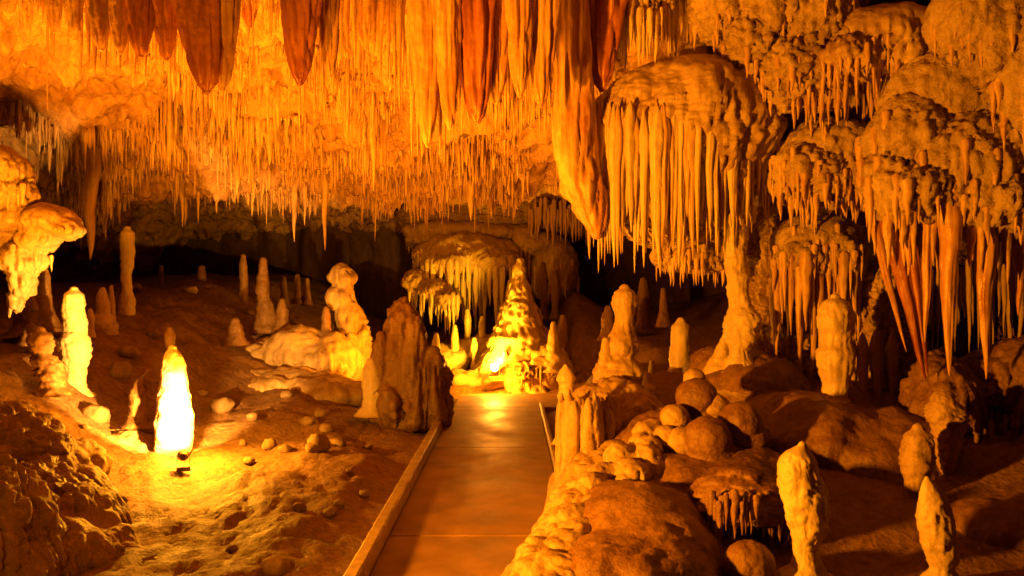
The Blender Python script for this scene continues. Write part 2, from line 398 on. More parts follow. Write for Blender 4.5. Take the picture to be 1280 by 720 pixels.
# enclosing walls: a ring round the chamber, fluted
def wall():
    pts = [(-6.8, -3), (-7.0, 2), (-6.6, 6), (-6.6, 8.2), (-7.8, 10.5), (-9.2, 14), (-8.6, 18.5), (-5, 20.2), (-2.2, 19.5), (.2, 17.6), (2.6, 18.6), (5.0, 17.2), (6.0, 13.5), (4.6, 11.2), (3.4, 9.6), (3.6, 8.6), (4.9, 7.9), (5.6, 6), (6.2, 3), (6.5, -3), (0, -3.6), (-6.8, -3)]
    pts = np.array(pts, float); seg = np.r_[0, np.cumsum(np.linalg.norm(np.diff(pts, axis=0), axis=1))]
    fx, fy = interp_rows(seg, pts[:, 0]), interp_rows(seg, pts[:, 1])
    n = 900; q = np.linspace(0, seg[-1], n); x, y = fx(q), fy(q)
    dx, dy = np.gradient(x), np.gradient(y); L_ = np.hypot(dx, dy) + 1e-9; nx, ny = dy / L_, -dx / L_
    zs = np.linspace(-.5, 5, 90)
    X = np.repeat(x[None], 90, 0); Y = np.repeat(y[None], 90, 0); Z = np.repeat(zs[:, None], n, 1)
    V = np.stack([X.ravel(), Y.ravel(), Z.ravel()], -1)
    d = .5 * fbm(V, .45, 2, 60) + .16 * billow(V, (1.9, 1.9, .35), 3, 61) + .06 * billow(V, (5, 5, 1.2), 2, 66)
    lean = .35 * ((V[:, 2] - 1.6) / 2) ** 2
    NX, NY = np.tile(nx, 90), np.tile(ny, 90)
    V[:, 0] += NX * (d + lean); V[:, 1] += NY * (d + lean)
    return mesh('cave_wall', V, grid_faces(90, n, False), M_DARK)
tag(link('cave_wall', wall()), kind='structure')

# ------------------------------------------------------------------ fused organic masses
def ell(u, v, Y, rx, ry, rz):
    """ellipsoid part of a mass; centre by sight line, radii in metres"""
    c = P(u, v, Y); n, s = 14, 20
    a = np.linspace(-math.pi / 2, math.pi / 2, n); t = np.linspace(0, 2 * math.pi, s, endpoint=False)
    A_, T_ = np.meshgrid(a, t, indexing='ij')
    V = np.stack([c[0] + rx * np.cos(A_) * np.cos(T_), c[1] + ry * np.cos(A_) * np.sin(T_), c[2] + rz * np.sin(A_)], -1).reshape(-1, 3)
    return V, grid_faces(n, s, True)
def closed(t):
    V, Fq, Ft = t
    return V, np.vstack([Fq, np.hstack([Ft, Ft[:, :1]])])
def fuse(name, parts, m, label, cat, group, voxel=.025, smooth=6, crust=.02, cs=5., flute=.02, fs=9., lump=.04, seed=0, fine=.006, root=None, low=0.):
    Vs, Qs, off = [], [], 0
    for V, Fq in parts:
        Vs.append(V); Qs.append(Fq + off); off += len(V)
    import bmesh as bmm
    bb = bmm.new(); VV = np.vstack(Vs); vl = [bb.verts.new(p) for p in VV.tolist()]
    for q in np.vstack(Qs).tolist():
        q2 = list(dict.fromkeys(q))
        try: bb.faces.new([vl[k] for k in q2])
        except ValueError: pass
    bmm.ops.remove_doubles(bb, verts=bb.verts, dist=1e-5)
    me = bpy.data.meshes.new('tmp'); bb.to_mesh(me); bb.free(); o = link('tmp', me)
    md = o.modifiers.new('r', 'REMESH'); md.mode = 'VOXEL'; md.voxel_size = voxel; md.use_smooth_shade = True
    sm = o.modifiers.new('s', 'SMOOTH'); sm.iterations = smooth; sm.factor = .6
    dg = bpy.context.evaluated_depsgraph_get(); dg.update()
    me2 = bpy.data.meshes.new_from_object(o.evaluated_get(dg)); bpy.data.objects.remove(o); bpy.data.meshes.remove(me)
    nv = len(me2.vertices); V = np.empty(nv * 3, np.float32); me2.vertices.foreach_get('co', V); V = V.reshape(-1, 3).astype(float)
    N_ = np.empty(nv * 3, np.float32); me2.vertices.foreach_get('normal', N_); N_ = N_.reshape(-1, 3)
    steep = 1 - np.abs(N_[:, 2])
    mod = ss(fbm(V, 1.6, 2, seed + 30), -.35, .35)
    d = lump * fbm(V, 2.2, 3, seed) + crust * (.3 + mod) * billow(V, cs, 3, seed + 4) + flute * steep * billow(V, (fs, fs, fs * .14), 2, seed + 8)
    if voxel < .03: d = d + fine * billow(V, 22, 2, seed + 19) * (.4 + .8 * mod)
    if low:      # drips grow towards the underside
        zn = (V[:, 2] - V[:, 2].min()) / np.ptp(V[:, 2]); wl = 1 - ss(zn, .35, .8)
        d = d + low * wl * billow(V, (15, 15, 1.8), 2, seed + 23) + .5 * low * wl * billow(V, 13, 2, seed + 25)
    V += N_ * d[:, None]
    c = np.array([V[:, 0].mean(), V[:, 1].mean(), V[:, 2].min()]) if root is None else np.array(root.location)
    me2.vertices.foreach_set('co', np.ascontiguousarray(V - c, np.float32).ravel()); me2.materials.clear(); me2.materials.append(m); me2.name = name
    me2.polygons.foreach_set('use_smooth', np.full(len(me2.polygons), True)); me2.update()
    if root is not None:
        link(name, me2, (0, 0, 0), root); return V, N_
    return tag(link(name, me2, c), label, cat, group)
def lobed(parts, Y, label, fringes, m=M_FLOW, fm=M_STRAW, name='flowstone_canopy', cat='flowstone', group='hanging flowstone masses', voxel=.02, seed=0, low=.05, **kw):
    """fused lobes with stalactites rooted on their lower, forward surface; fringes: (count, zfrac0, zfrac1, len m, radius m, kind)"""
    c = np.array([p[0].mean(0) for p in parts]).mean(0); root = link(name, None, c); tag(root, label, cat, group)
    kw.setdefault('crust', .014); kw.setdefault('cs', 6); kw.setdefault('flute', .02); kw.setdefault('fs', 10); kw.setdefault('lump', .05)
    V, N_ = fuse('body', parts, m, None, None, None, voxel, kw.pop('smooth', 5), seed=seed, root=root, low=low, **kw)
    V = V.astype(float); zn = (V[:, 2] - V[:, 2].min()) / np.ptp(V[:, 2])
    r = random.Random(seed); used = []
    for (n, z0, z1, L, rad, kind) in fringes:
        cnd = np.where((zn > z0) & (zn < z1) & (N_[:, 2] < .35) & (N_[:, 1] < .25))[0]
        tries = 0; k = 0
        if not len(cnd): continue
        while k < n and tries < n * 14:
            tries += 1; p = V[cnd[r.randrange(len(cnd))]]; 
            if any((p[0] - q[0]) ** 2 + (p[1] - q[1]) ** 2 < (rad * .9 + q[2] * .7) ** 2 for q in used[-160:]): continue
            rr_ = rad * r.uniform(.6, 1.35); used.append((p[0], p[1], rr_)); ll = L * (r.uniform(.45, 1.05) if r.random() < .75 else r.uniform(.9, 1.3))
            nn = N_[cnd[0]] * 0
            hang((p[0], p[1] + rr_ * .7, p[2] + .05 + rr_), ll + .05, rr_, kind, fm, root); k += 1
    return root

# ------------------------------------------------------------------ hanging masses and drapes
def mass(rows, Y, label, name='flowstone_canopy', cat='flowstone', group='hanging flowstone masses', m=M_CRUST, fr=(), sd=None, body='body', **kw):
    """Empty at the mass's centre > body + hanging stalactites"""
    vs = [r[0] for r in rows]; c = P((rows[0][1] + rows[0][2]) / 2, min(vs), Y)
    root = link(name, None, c); tag(root, label, cat, group)
    kw.setdefault('lump', .12); kw.setdefault('crust', .04); kw.setdefault('seed', sd or nseed()); kw.setdefault('seg', 200); kw.setdefault('ring', 1.1)
    kw.setdefault('pop', .034 * Y / 6.5); kw.setdefault('drip', .035); kw.setdefault('pf', 11)
    V, Fq, Ft = turned(rows, Y, bottom=kw.pop('bottom', 'round'), **kw)
    link(body, mesh_mixed(body, V - c, Fq, Ft, m), (0, 0, 0), root)
    return root
def fringe(root, Y, spec, m=M_STRAW, kind='mid', jit=.0):
    """spec: list of (u, v_top, v_tip, width_px[, dY])"""
    for s in spec:
        u, v0, v1, w = s[:4]; dY = s[4] if len(s) > 4 else 0
        y = Y + dY; k = y / F
        hang(P(u, v0, y), (v1 - v0) * k, w * k / 2, kind, m, root)
def auto_fringe(root, Y, u0, u1, v_top, v_tip, n, w, dy, m=M_STRAW, kind='mid', arc=.5, seed=0):
    """row of stalactites round the front rim between u0 and u1; v_top/v_tip functions of s in 0..1"""
    r = random.Random(seed + 5)
    if kind == 'mid': n = min(90, int(n * 1.45)); w = w * .8
    for i in range(n):
        s = (i + .5 + r.uniform(-.35, .35)) / n
        u = u0 + (u1 - u0) * s; bulge = math.sqrt(max(0, 1 - (2 * s - 1) ** 2))
        y = Y - dy * (.76 * bulge - .05) * arc + r.uniform(-.06, .16)
        a, b = v_top(s) + r.uniform(-.22, .12) * abs(v_tip(s) - v_top(s)) * (.4 if v_tip(s) - v_top(s) > 100 else 1), v_tip(s)
        L = (b - a) * (r.uniform(.5, 1.05) if r.random() < .7 else r.uniform(.9, 1.12)); ww = w * r.uniform(.6, 1.35)
        fringe(root, y, [(640 + (u - 640) * 1, a, a + L, ww)], m, kind)

# A: the great bell in the middle right
A = mass([(74, 850, 900), (84, 806, 936), (104, 770, 960), (130, 748, 970), (150, 742, 968), (185, 748, 958), (235, 756, 940), (275, 766, 912), (300, 795, 880), (312, 825, 850)], 7.0,
         'great bell shaped flowstone mass with long bright stalactites, beside the tall orange drape', m=M_FLOW, depth=.75, flute=.05, crust=.02, pop=.012, drip=.06)
for (k_, n_, L_, w_, d_) in ((1, 38, 335, 14, .57), (2, 34, 318, 10, .55), (3, 18, 342, 13, .44)):
    r_ = random.Random(k_)
    for i in range(n_):
        s_ = (i + .5 + r_.uniform(-.4, .4)) / n_; bl = math.sqrt(max(0, 1 - (2 * s_ - 1) ** 2))
        tip = (L_ - 50 * max(0, s_ - .55) / .45) - r_.uniform(0, 1) ** 2 * 60
        fringe(A, 7.0 - d_ * bl + r_.uniform(-.03, .07), [(734 + 232 * s_, 126 + r_.uniform(-10, 14) + 8 * (1 - bl), tip, w_ * r_.uniform(.6, 1.4))], M_PALE if i % 3 else M_STRAW, 'big')
auto_fringe(A, 7.0, 746, 966, lambda s: 140, lambda s: 185, 30, 9, .64, M_STRAW, 'mid', 1., 77)
A2 = mass([(285, 835, 905), (300, 822, 918), (322, 820, 922), (334, 830, 915)], 7.2, 'low crusted hem of flowstone with short teeth, right under the great bell', m=M_CRUST, depth=.6)
auto_fringe(A2, 7.2, 820, 920, lambda s: 318, lambda s: 356, 26, 7, .35, M_STRAW, 'mid', 1, 3)

# B: upper shelf masses
lobed([ell(900, 0, 6.7, .25, .3, .35), ell(960, 10, 6.6, .3, .35, .34), ell(1020, 30, 6.5, .3, .35, .34), ell(935, 55, 6.6, .2, .28, .22), ell(985, 90, 6.5, .2, .3, .28), ell(1030, 95, 6.45, .16, .25, .25), ell(1000, -20, 6.6, .6, .4, .3)], 6.6,
      'crusted flowstone mass at the top of the photo, above and right of the great bell',
      [(24, 0, .25, .30, .026, 'mid'), (40, .05, .6, .22, .022, 'mid')], m=M_CRUST, seed=901, low=.06, crust=.03, cs=8)
lobed([ell(1105, 55, 6.4, .48, .45, .28), ell(1060, 75, 6.25, .22, .3, .16), ell(1130, 75, 6.25, .24, .3, .16), ell(1165, 60, 6.4, .2, .3, .15)], 6.3,
      'smooth topped flowstone shelf with a comb of short stalactites, high between two crusted masses',
      [(50, 0, .5, .34, .026, 'mid'), (36, .1, .55, .18, .018, 'mid')], m=M_FLOW, seed=902, low=.05)
B3 = mass([(-30, 770, 850), (0, 775, 842), (20, 780, 838)], 6.9, 'small pale cluster of stalactites at the top of the photo, above the great bell', depth=.7)
auto_fringe(B3, 6.9, 774, 846, lambda s: 5, lambda s: 90 - 12 * s, 15, 11, .3, M_PALE, 'mid', 1, 6)
B4 = mass([(-60, 840, 890), (0, 835, 885), (20, 845, 880)], 7.6, 'dim stalactite clump behind, between the top clusters', depth=.7)
auto_fringe(B4, 7.6, 832, 888, lambda s: -10, lambda s: 78, 9, 11, .3, M_STRAW, 'mid', 1, 16)
# C: bells left of the far right mass
lobed([ell(1035, 190, 6.8, .42, .4, .26), ell(1000, 215, 6.65, .22, .3, .24), ell(1062, 215, 6.6, .22, .3, .24), ell(1030, 225, 6.6, .3, .3, .2)], 6.7,
      'rounded flowstone bell with a dripping crust, between the great bell and the far right mass',
      [(46, 0, .35, .26, .026, 'mid'), (36, .2, .75, .2, .024, 'mid')], m=M_CRUST, seed=903, low=.045, crust=.02, cs=9)
lobed([ell(1018, 300, 7.0, .34, .32, .22), ell(1000, 325, 6.9, .2, .25, .2), ell(1045, 320, 6.85, .18, .25, .2)], 6.9,
      'lower rounded flowstone bell with long thin stalactites, hanging above the two-lobed stalagmite',
      [(34, 0, .4, .68, .04, 'mid'), (40, .1, .75, .28, .024, 'mid')], m=M_CRUST, seed=904, low=.045)
lobed([ell(985, 150, 7.4, .28, .35, .4), ell(1085, 130, 7.2, .3, .35, .45), ell(1090, 240, 7.2, .25, .3, .3), ell(960, 220, 7.6, .15, .25, .35), ell(1050, 60, 7.4, .8, .4, .4)], 7.3,
      'shaded flowstone wall filling the gaps behind the bells on the upper right',
      [(50, 0, .6, .4, .035, 'mid'), (40, .3, .9, .25, .03, 'mid')], m=M_CRUST, seed=931, voxel=.025, low=.05)
# D: far right mass
D = lobed([ell(1190, 130, 6.1, .55, .5, .42), ell(1130, 175, 5.95, .26, .36, .30), ell(1100, 225, 5.9, .14, .25, .2), ell(1215, 212, 5.8, .5, .45, .38), ell(1290, 190, 5.7, .4, .45, .5), ell(1140, 246, 5.75, .3, .3, .22), ell(1235, 256, 5.7, .42, .35, .22), ell(1095, 185, 6.1, .1, .2, .1)], 5.9,
      'huge rounded flowstone mass on the far right with very long reddish stalactites',
      [(66, 0, .38, .36, .036, 'mid'), (26, .2, .6, .3, .03, 'mid')], m=M_CRUST, seed=905, low=.045, crust=.02, cs=9)
fringe(D, 5.52, [(1186, 228, 470, 28), (1232, 228, 474, 26)], M_DRAPE, 'big')
fringe(D, 5.6, [(1158, 238, 428, 17), (1272, 250, 395, 20), (1290, 240, 430, 24), (1136, 255, 345, 15)], M_DRAPE, 'big')
def leaning(root, p0, p1, w, m=M_REDGLOW):
    d = Vector(list(p1 - p0)); L = d.length; o = hang(p0, L, w / 2, 'big', m, root)
    o.rotation_euler = (-d).to_track_quat('Z', 'Y').to_euler(); return o
leaning(D, P(1100, 222, 5.75), P(1156, 476, 5.75), .15); leaning(D, P(1126, 226, 5.7), P(1160, 470, 5.75), .12)
leaning(D, P(1082, 236, 5.9), P(1135, 440, 6.0), .085, M_DRAPE)
lobed([ell(1215, 15, 5.4, .26, .3, .3), ell(1260, 40, 5.3, .26, .3, .34), ell(1290, 100, 5.2, .2, .3, .34), ell(1240, 70, 5.3, .12, .2, .16), ell(1330, 60, 5.2, .4, .4, .5)], 5.2,
      'crusted rock mass in the upper right corner of the photo',
      [(34, 0, .4, .24, .024, 'mid'), (26, .3, .8, .16, .02, 'mid')], m=M_CRUST, seed=906, low=.06)

# tall orange drape column left of A
def drape(rows, Y, label, m=M_DRAPE, cat='stalactite', name='stalactite', group='large drapes hanging at the top', **kw):
    kw.setdefault('lump', .04); kw.setdefault('flute', .3); kw.setdefault('nscale', .8); kw.setdefault('seed', nseed()); kw.setdefault('seg', 72)
    V, Fq, Ft = turned(rows, Y, bottom='round', top='flat', **kw); c = P((rows[0][1] + rows[0][2]) / 2, rows[0][0], Y)
    return tag(link(name, mesh_mixed(name, V - c, Fq, Ft, m), c), label, cat, group)
drape([(-80, 676, 738), (0, 690, 736), (60, 692, 737), (120, 694, 740), (190, 696, 744), (230, 702, 752), (258, 716, 756), (280, 730, 756), (294, 740, 752)], 6.65,
      'tall bright orange drape hanging left of the great bell, longest in the middle', flute=.26)
TOP = [  # u0, u1, tip u, tip v, Y, label
 (56, 76, 68, 40, 5.9, M_DRAPE, 'short orange drape, leftmost of the big ones along the top edge'),
 (80, 102, 94, 50, 5.8, M_DRAPE, 'second short orange drape from the left on the top edge'),
 (106, 133, 126, 62, 5.6, M_DRAPE, 'third orange drape from the left along the top edge'),
 (134, 158, 150, 66, 5.6, M_DRAPE, 'fourth orange drape from the left along the top edge'),
 (160, 192, 176, 70, 5.5, M_REDGLOW, 'dark red tapering drape, fifth from the left on the top edge'),
 (193, 222, 208, 74, 5.5, M_REDGLOW, 'dark red tapering drape just left of the widest red one'),
 (222, 272, 258, 114, 5.3, M_REDGLOW, 'widest dark red drape at the top left with a broad tapering blade'),
 (262, 294, 278, 112, 5.35, M_DRAPE, 'orange blade fused to the right side of the widest red drape'),
 (358, 396, 375, 104, 5.4, M_REDGLOW, 'lone dark red drape hanging in front of the pale ceiling patch'),
 (398, 422, 412, 96, 5.6, M_DRAPE, 'narrow orange drape right of the lone dark red one'),
 (516, 546, 534, 182, 6.2, M_DRAPE, 'leftmost long bright fluted drape of the centre curtain'),
 (545, 572, 562, 160, 6.1, M_DRAPE, 'bright fluted drape of the centre curtain next to the red one'),
 (570, 612, 596, 152, 6.2, M_REDGLOW, 'deep red drape in the middle of the centre curtain'),
 (606, 638, 620, 128, 6.3, M_DRAPE, 'orange drape right beside the deep red centre drape'),
 (636, 664, 650, 120, 6.0, M_DRAPE, 'bright orange drape with a ragged foot in the centre curtain'),
 (662, 694, 676, 132, 6.1, M_DRAPE, 'orange drape touching the left side of the tallest drape'),
 (738, 778, 752, 112, 6.7, M_REDGLOW, 'dark red ribbed drape behind and right of the tallest drape'),
 (0, 22, 10, 22, 6.0, M_DRAPE, 'orange drape in the top left corner of the photo'),
 (446, 468, 456, 60, 6.5, M_DRAPE, 'short orange drape over the dense straw stalactites at the top'),
 (300, 322, 312, 34, 7.2, M_REDGLOW, 'small dark red drape hanging in the gap above the pale ceiling patch'),
]
for (a, b, tu, tv, Y, m, lab) in TOP:
    w = (b - a) * 1.08; c = (a + b) / 2; H = tv + 90
    rows = [(-90, c - w * .68, c + w * .68), (tv - H * .6, c - w * .55, c + w * .55), (tv - H * .32, tu - w * .44 + (c - tu) * .4, tu + w * .44 + (c - tu) * .4), (tv - H * .12, tu - w * .31, tu + w * .31), (tv - H * .04, tu - w * .2, tu + w * .2), (tv, tu - w * .09, tu + w * .09)]
    drape(rows, Y, lab, m, depth=.8, ribs=.2, nrib=7 if b - a < 40 else 9, flute=.2, lump=.05)
# ragged secondary stalactites round the drapes: all real things
def free_stal(u, v0, v1, w, Y, label, group, m=M_STRAW, kind='mid'):
    k = Y / F; zt = float(ceil_z((u - 640) * k, Y)[0]); top = P(u, v0, Y)
    o = hang(top, (v1 - v0) * k, w * k / 2, kind, m); return tag(o, label, 'stalactite', group)
rr = random.Random(5)
ORD = ['leftmost', 'second from the left', 'third from the left', 'fourth from the left', 'fifth from the left', 'sixth from the left', 'seventh from the left', 'eighth from the left',
       'ninth from the left', 'tenth from the left', 'eleventh from the left', 'twelfth from the left', 'thirteenth from the left', 'fourteenth from the left', 'fifteenth from the left', 'sixteenth from the left']
for (u0, u1, n, va, vb, Y, w, lab) in [
    (512, 560, 8, 175, 205, 6.35, 9, 'in the row below the left centre curtain'),
    (560, 640, 12, 140, 175, 6.4, 8, 'round the deep red centre drape'),
    (640, 692, 9, 125, 165, 6.35, 8, 'under the ragged orange centre drapes'),
    (96, 230, 16, 70, 100, 6.0, 9, 'among the dark red drapes top left'),
    (425, 515, 14, 60, 140, 6.6, 9, 'in the bright row left of the centre curtain'),
    (2, 100, 12, 10, 40, 6.4, 8, 'in the row near the top left corner'),
    (296, 356, 8, 0, 30, 7.0, 7, 'above the pale ceiling patch')]:
    for i in range(n):
        u = u0 + (u1 - u0) * (i + .5) / n + rr.uniform(-3, 3)
        Y_ = Y + rr.uniform(-.15, .35); k = Y_ / F
        zc = float(ceil_z((u - 640) * k, Y_)[0]); vt = HV - (zc + .05 - CAMZ) / k
        free_stal(u, vt, rr.uniform(va, vb), w * rr.uniform(.7, 1.3) * (1.3), Y_, 'slim stalactite, ' + (ORD[i] if i < n - 1 else 'rightmost') + ' ' + lab, 'slim stalactites among the drapes', m=rr.choice([M_DRAPE, M_STRAW, M_DRAPE]))

# ------------------------------------------------------------------ ceiling straws
cand = []
rs = np.random.RandomState(3)
def patch_at(x, y): return math.exp(-(((x + 4.75) / 1.25) ** 2 + ((y - 8.1) / 1.9) ** 2)) + math.exp(-(((x + 2.45) / .35) ** 2 + ((y - 7.6) / .4) ** 2))
n = 19000
ys = 5.9 + 6.8 * rs.rand(n) ** .8; us = rs.uniform(-60, 770, n)
xs = (us - 640) * ys / F
dens = pn(np.stack([xs * 1.1, ys * 1.1, xs * 0 + .5], -1), 77)
dens2 = pn(np.stack([xs * 3.1, ys * 3.1, xs * 0 + 9.5], -1), 78)
keep = (dens > -.3 + .45 * rs.rand(n)) & (dens2 > -.45 + .4 * rs.rand(n))
patch = np.exp(-(((xs + 4.75) / 1.25) ** 2 + ((ys - 8.1) / 1.9) ** 2)) + np.exp(-(((xs + 2.45) / .35) ** 2 + ((ys - 7.6) / .4) ** 2))
keep &= patch < .45
xs, ys, dens = xs[keep], ys[keep], dens[keep]
zs = ceil_z(xs, ys)
ln = (.05 + .34 * rs.rand(len(xs)) ** 3 + .3 * np.clip(dens, 0, 1) * rs.rand(len(xs))) * (1 + .5 * (rs.rand(len(xs)) > .93))
ln = ln * np.interp(ys, [5.9, 6.6, 9, 11.5, 12.7], [1.2, 1.4, 1.25, .95, 1.0])
rd = .008 + .02 * rs.rand(len(xs)) ** 1.7 + .03 * (rs.rand(len(xs)) > .92) * rs.rand(len(xs))
clus = ss(pn(np.stack([xs * 1.9, ys * 1.9, xs * 0 + 3.5], -1), 79), .05, .5)
rd = rd * (1 + .5 * clus); ln = ln * (.8 + .8 * clus)
show = ln * rd / ys ** 2
order = np.argsort(-show)
NIND = 150
uu = xs / ys * F + 640
def zone(u, y):
    if u < 130: return 'slender straw stalactite hanging from the ceiling near the yellow wall formation'
    if u < 330: return 'slender straw stalactite in the dense fringe below the dark red drapes'
    if u < 520: return 'slender straw stalactite in the bright fringe between the red drape and centre curtain'
    return 'slender straw stalactite on the ceiling behind the centre curtain'
for i in order[:NIND]:
    o = hang((xs[i], ys[i], zs[i] + .02), ln[i] + .02, rd[i], 'mid', M_STRAW)
    tag(o, zone(uu[i], ys[i]), 'stalactite', 'straw stalactites on the ceiling')
base = [unit_stalactite(6, 7, 600 + s, .5, .05, .2, .5, .08) for s in range(6)]
Vs, Qs, Ts, off = [], [], [], 0
for j, i in enumerate(order[NIND:]):
    V, Fq, Ft = base[j % 6]
    Vs.append(V * np.array([rd[i], rd[i], ln[i] + .02]) + np.array([xs[i], ys[i], zs[i] + .02])); Qs.append(Fq + off); Ts.append(Ft + off); off += len(V)
tag(link('straw_stalactites', mesh_mixed('straw_stalactites', np.vstack(Vs), np.vstack(Qs), np.vstack(Ts), M_STRAW)),
    'countless fine straw stalactites covering the bright cave ceiling', 'straw stalactites', kind='stuff')
for i in range(46):
    u = rr.uniform(330, 690) if i % 3 else rr.uniform(110, 330); Y = rr.uniform(6.4, 9.2); x = (u - 640) * Y / F
    if patch_at(x, Y) > .4: continue
    z = float(ceil_z(x, Y)[0]); L = rr.uniform(.35, .75); o = hang((x, Y, z + .04), L, rr.uniform(.022, .045), 'big', rr.choice([M_STRAW, M_DRAPE, M_STRAW]))
    tag(o, 'stout pale stalactite standing out among the ceiling straws ' + ('below the dark red drapes' if u < 330 else 'left of the centre curtain' if u < 510 else 'behind the centre curtain'), 'stalactite', 'stout stalactites among the ceiling straws')
# a few longer ones that stand out below the lip
for (u, v0, v1, w, Y, lab) in [
    (228, 255, 284, 7, 11.8, 'short stalactite dipping below the ceiling lip, over the dark recess on the left'),
    (248, 255, 279, 5, 11.8, 'thin stalactite just right of the short one over the dark recess'),
    (368, 250, 303, 8, 11.5, 'long stalactite dangling below the lip, left of the longest dangling one'),
    (406, 240, 314, 10, 11.2, 'longest stalactite dangling below the lip into the dark recess'),
    (381, 250, 282, 6, 11.6, 'small stalactite between the two long dangling ones'),
    (467, 170, 240, 12, 9.0, 'long pointed bright stalactite below the straws left of the centre curtain'),
    (113, 255, 325, 24, 10.5, 'broad dim stalactite hanging beside the yellow wall formation')]:
    k = Y / F; zc = float(ceil_z((u - 640) * k, Y)[0]); vt = HV - (zc + .05 - CAMZ) / k
    free_stal(u, min(vt, v0), v1, w, Y, lab, 'stalactites dangling below the ceiling lip', kind='mid')

GM = 'flowstone mounds on the cave floor'

# right hand foreground mound
fuse('flowstone_mound', [
    ell(800, 705, 4.85, .5, .85, .47), ell(765, 690, 4.95, .34, .6, .40), ell(830, 640, 5.5, .5, .6, .36),
    ell(800, 728, 4.3, .4, .45, .25), ell(755, 722, 4.3, .26, .4, .2), ell(890, 625, 5.5, .75, .6, .38), ell(840, 580, 6.0, .5, .6, .40)],
    M_MOUND, 'broad brown flowstone mound filling the right foreground beside the drip grotto', 'flowstone mound', GM, .02, 14, .012, 5, .02, 11, .045, 3, .004)
dr = [ell(740, 545, 6.45, .26, .25, .42), ell(722, 575, 6.2, .12, .2, .38)]
rq = random.Random(12)
for i in range(26):
    u = 700 + 70 * (i / 25) + rq.uniform(-3, 3); top = 492 + rq.uniform(-10, 14) + .12 * (u - 700); bot = 655 - 1.15 * (u - 700) + rq.uniform(-26, 14); Y = 6.05 - .25 * math.sin((u - 700) / 70 * 3) + rq.uniform(-.08, .12)
    hh = (bot - top) * Y / F / 2; dr.append(ell(u, (top + bot) / 2, Y, rq.uniform(.028, .05), .06, max(.1, hh)))
fuse('flowstone_curtain', dr, M_FLOW, 'ribbed bright flowstone drapery dripping down beside the footpath under the small pointed stalagmite', 'flowstone', 'flowstone curtains on the right wall', .012, 2, .006, 10, .012, 18, .015, 305)
rf = random.Random(4)
def flank():
    ns, nt = 520, 90
    y = np.linspace(7.0, 3.9, ns)
    xe = np.interp(y, [3.9, 4.2, 4.5, 4.9, 5.4, 6.0, 6.75, 7.0], [.0, -.02, .05, .17, .27, .35, .42, .5]); zt = np.interp(y, [3.9, 4.2, 4.7, 5.2, 5.7, 6.2, 6.75, 7.0], [.08, .15, .27, .38, .42, .42, .36, .02])
    t = np.linspace(0, 1, nt)
    YY = np.repeat(y[:, None], nt, 1); T = np.repeat(t[None], ns, 0)
    w = (.30 + .25 * zt[:, None]) * np.interp(y, [5.6, 6.4], [1, .5])[:, None][::1]
    X = xe[:, None] + w * (1 - np.sin(T * math.pi / 2) ** .9) - .08 * ss(T, .8, 1)
    Z = zt[:, None] * np.cos(T * math.pi / 2) ** .75 * 1.05 - .06 * ss(T, .93, 1)
    q = np.stack([YY * 1., T * 1., T * 0], -1).reshape(-1, 3)
    fold = (1 - np.abs(pn(q * np.array([7., 1.1, 1]), 5)) * 2.4) * .6 + (1 - np.abs(pn(q * np.array([15., 1.8, 1]), 6)) * 2.2) * .3
    lip = np.sin(T.ravel() * 11 + 3 * pn(q * np.array([1.3, .5, 1]), 9)) * .25
    d = (.035 * fold + .03 * lip + .03 * billow(np.stack([X.ravel(), YY.ravel(), Z.ravel()], -1), 5, 2, 15)) * (.25 + .75 * np.sin(np.clip(T.ravel() * 1.1, 0, 1) * math.pi) ** .6) + .03 * fbm(np.stack([X.ravel(), YY.ravel(), Z.ravel()], -1), 5, 3, 7)
    V = np.stack([X.ravel() - d * np.sin(T.ravel() * 1.4 + .15), YY.ravel(), Z.ravel() + d * np.cos(T.ravel() * 1.4 + .15)], -1)
    V[:, 1] += .06 * pn(q * np.array([2., 3, 1]), 12)
    back = V.reshape(ns, nt, 3)[:, [nt - 1, 0], :].copy(); back[:, :, 0] = xe[:, None] + .5; back[:, 0, 2] = -.2; back[:, 1, 2] = zt * .8
    G = np.concatenate([back[:, 1:2], V.reshape(ns, nt, 3), back[:, 0:1]], 1)
    base = np.array([.3, 5.4, 0.])
    me = mesh('flowstone_curtain', G.reshape(-1, 3) - base, grid_faces(ns, nt + 2, True), M_FLOW)
    return tag(link('flowstone_curtain', me, base), 'bright folded flowstone flank spilling onto the right edge of the footpath', 'flowstone', 'flowstone curtains on the right wall')
flank()
kn = []
for i in range(34):
    u = rf.uniform(735, 815); v = 625 - (u - 735) * .95 + rf.uniform(-22, 28); Y = 4.95 + (625 - v) * .0075
    r = rf.uniform(.05, .10); kn.append(ell(u, v, Y, r, r, r))
fuse('flowstone_mound', kn + [ell(770, 585, 5.75, .2, .2, .2), ell(750, 615, 5.5, .14, .2, .15)], M_FLOW, 'lumpy cauliflower crust of flowstone between the folded flank and the brown mound', 'flowstone mound', GM, .012, 6, .008, 9, .02, 14, .015, 311, .003)
fuse('flowstone_mound', [
    ell(766, 520, 6.5, .29, .33, .32), ell(785, 545, 6.4, .3, .35, .38)],
    M_FLOW, 'rounded fluted flowstone dome right of the footpath, below the bulb headed stalagmite', 'flowstone mound', GM, .02, 6, .018, 7, .07, 12, .03, 11)
fuse('flowstone_mound', [
    ell(1010, 560, 6.2, .75, .7, .42), ell(940, 500, 6.9, .5, .5, .4), ell(1090, 580, 6.0, .7, .7, .4), ell(920, 470, 7.2, .45, .4, .3), ell(1045, 520, 6.4, .3, .3, .25)],
    M_MOUND, 'broad smooth brown flowstone mound carrying the two-lobed stalagmite', 'flowstone mound', GM, .025, 8, .012, 4, .03, 9, .06, 21)
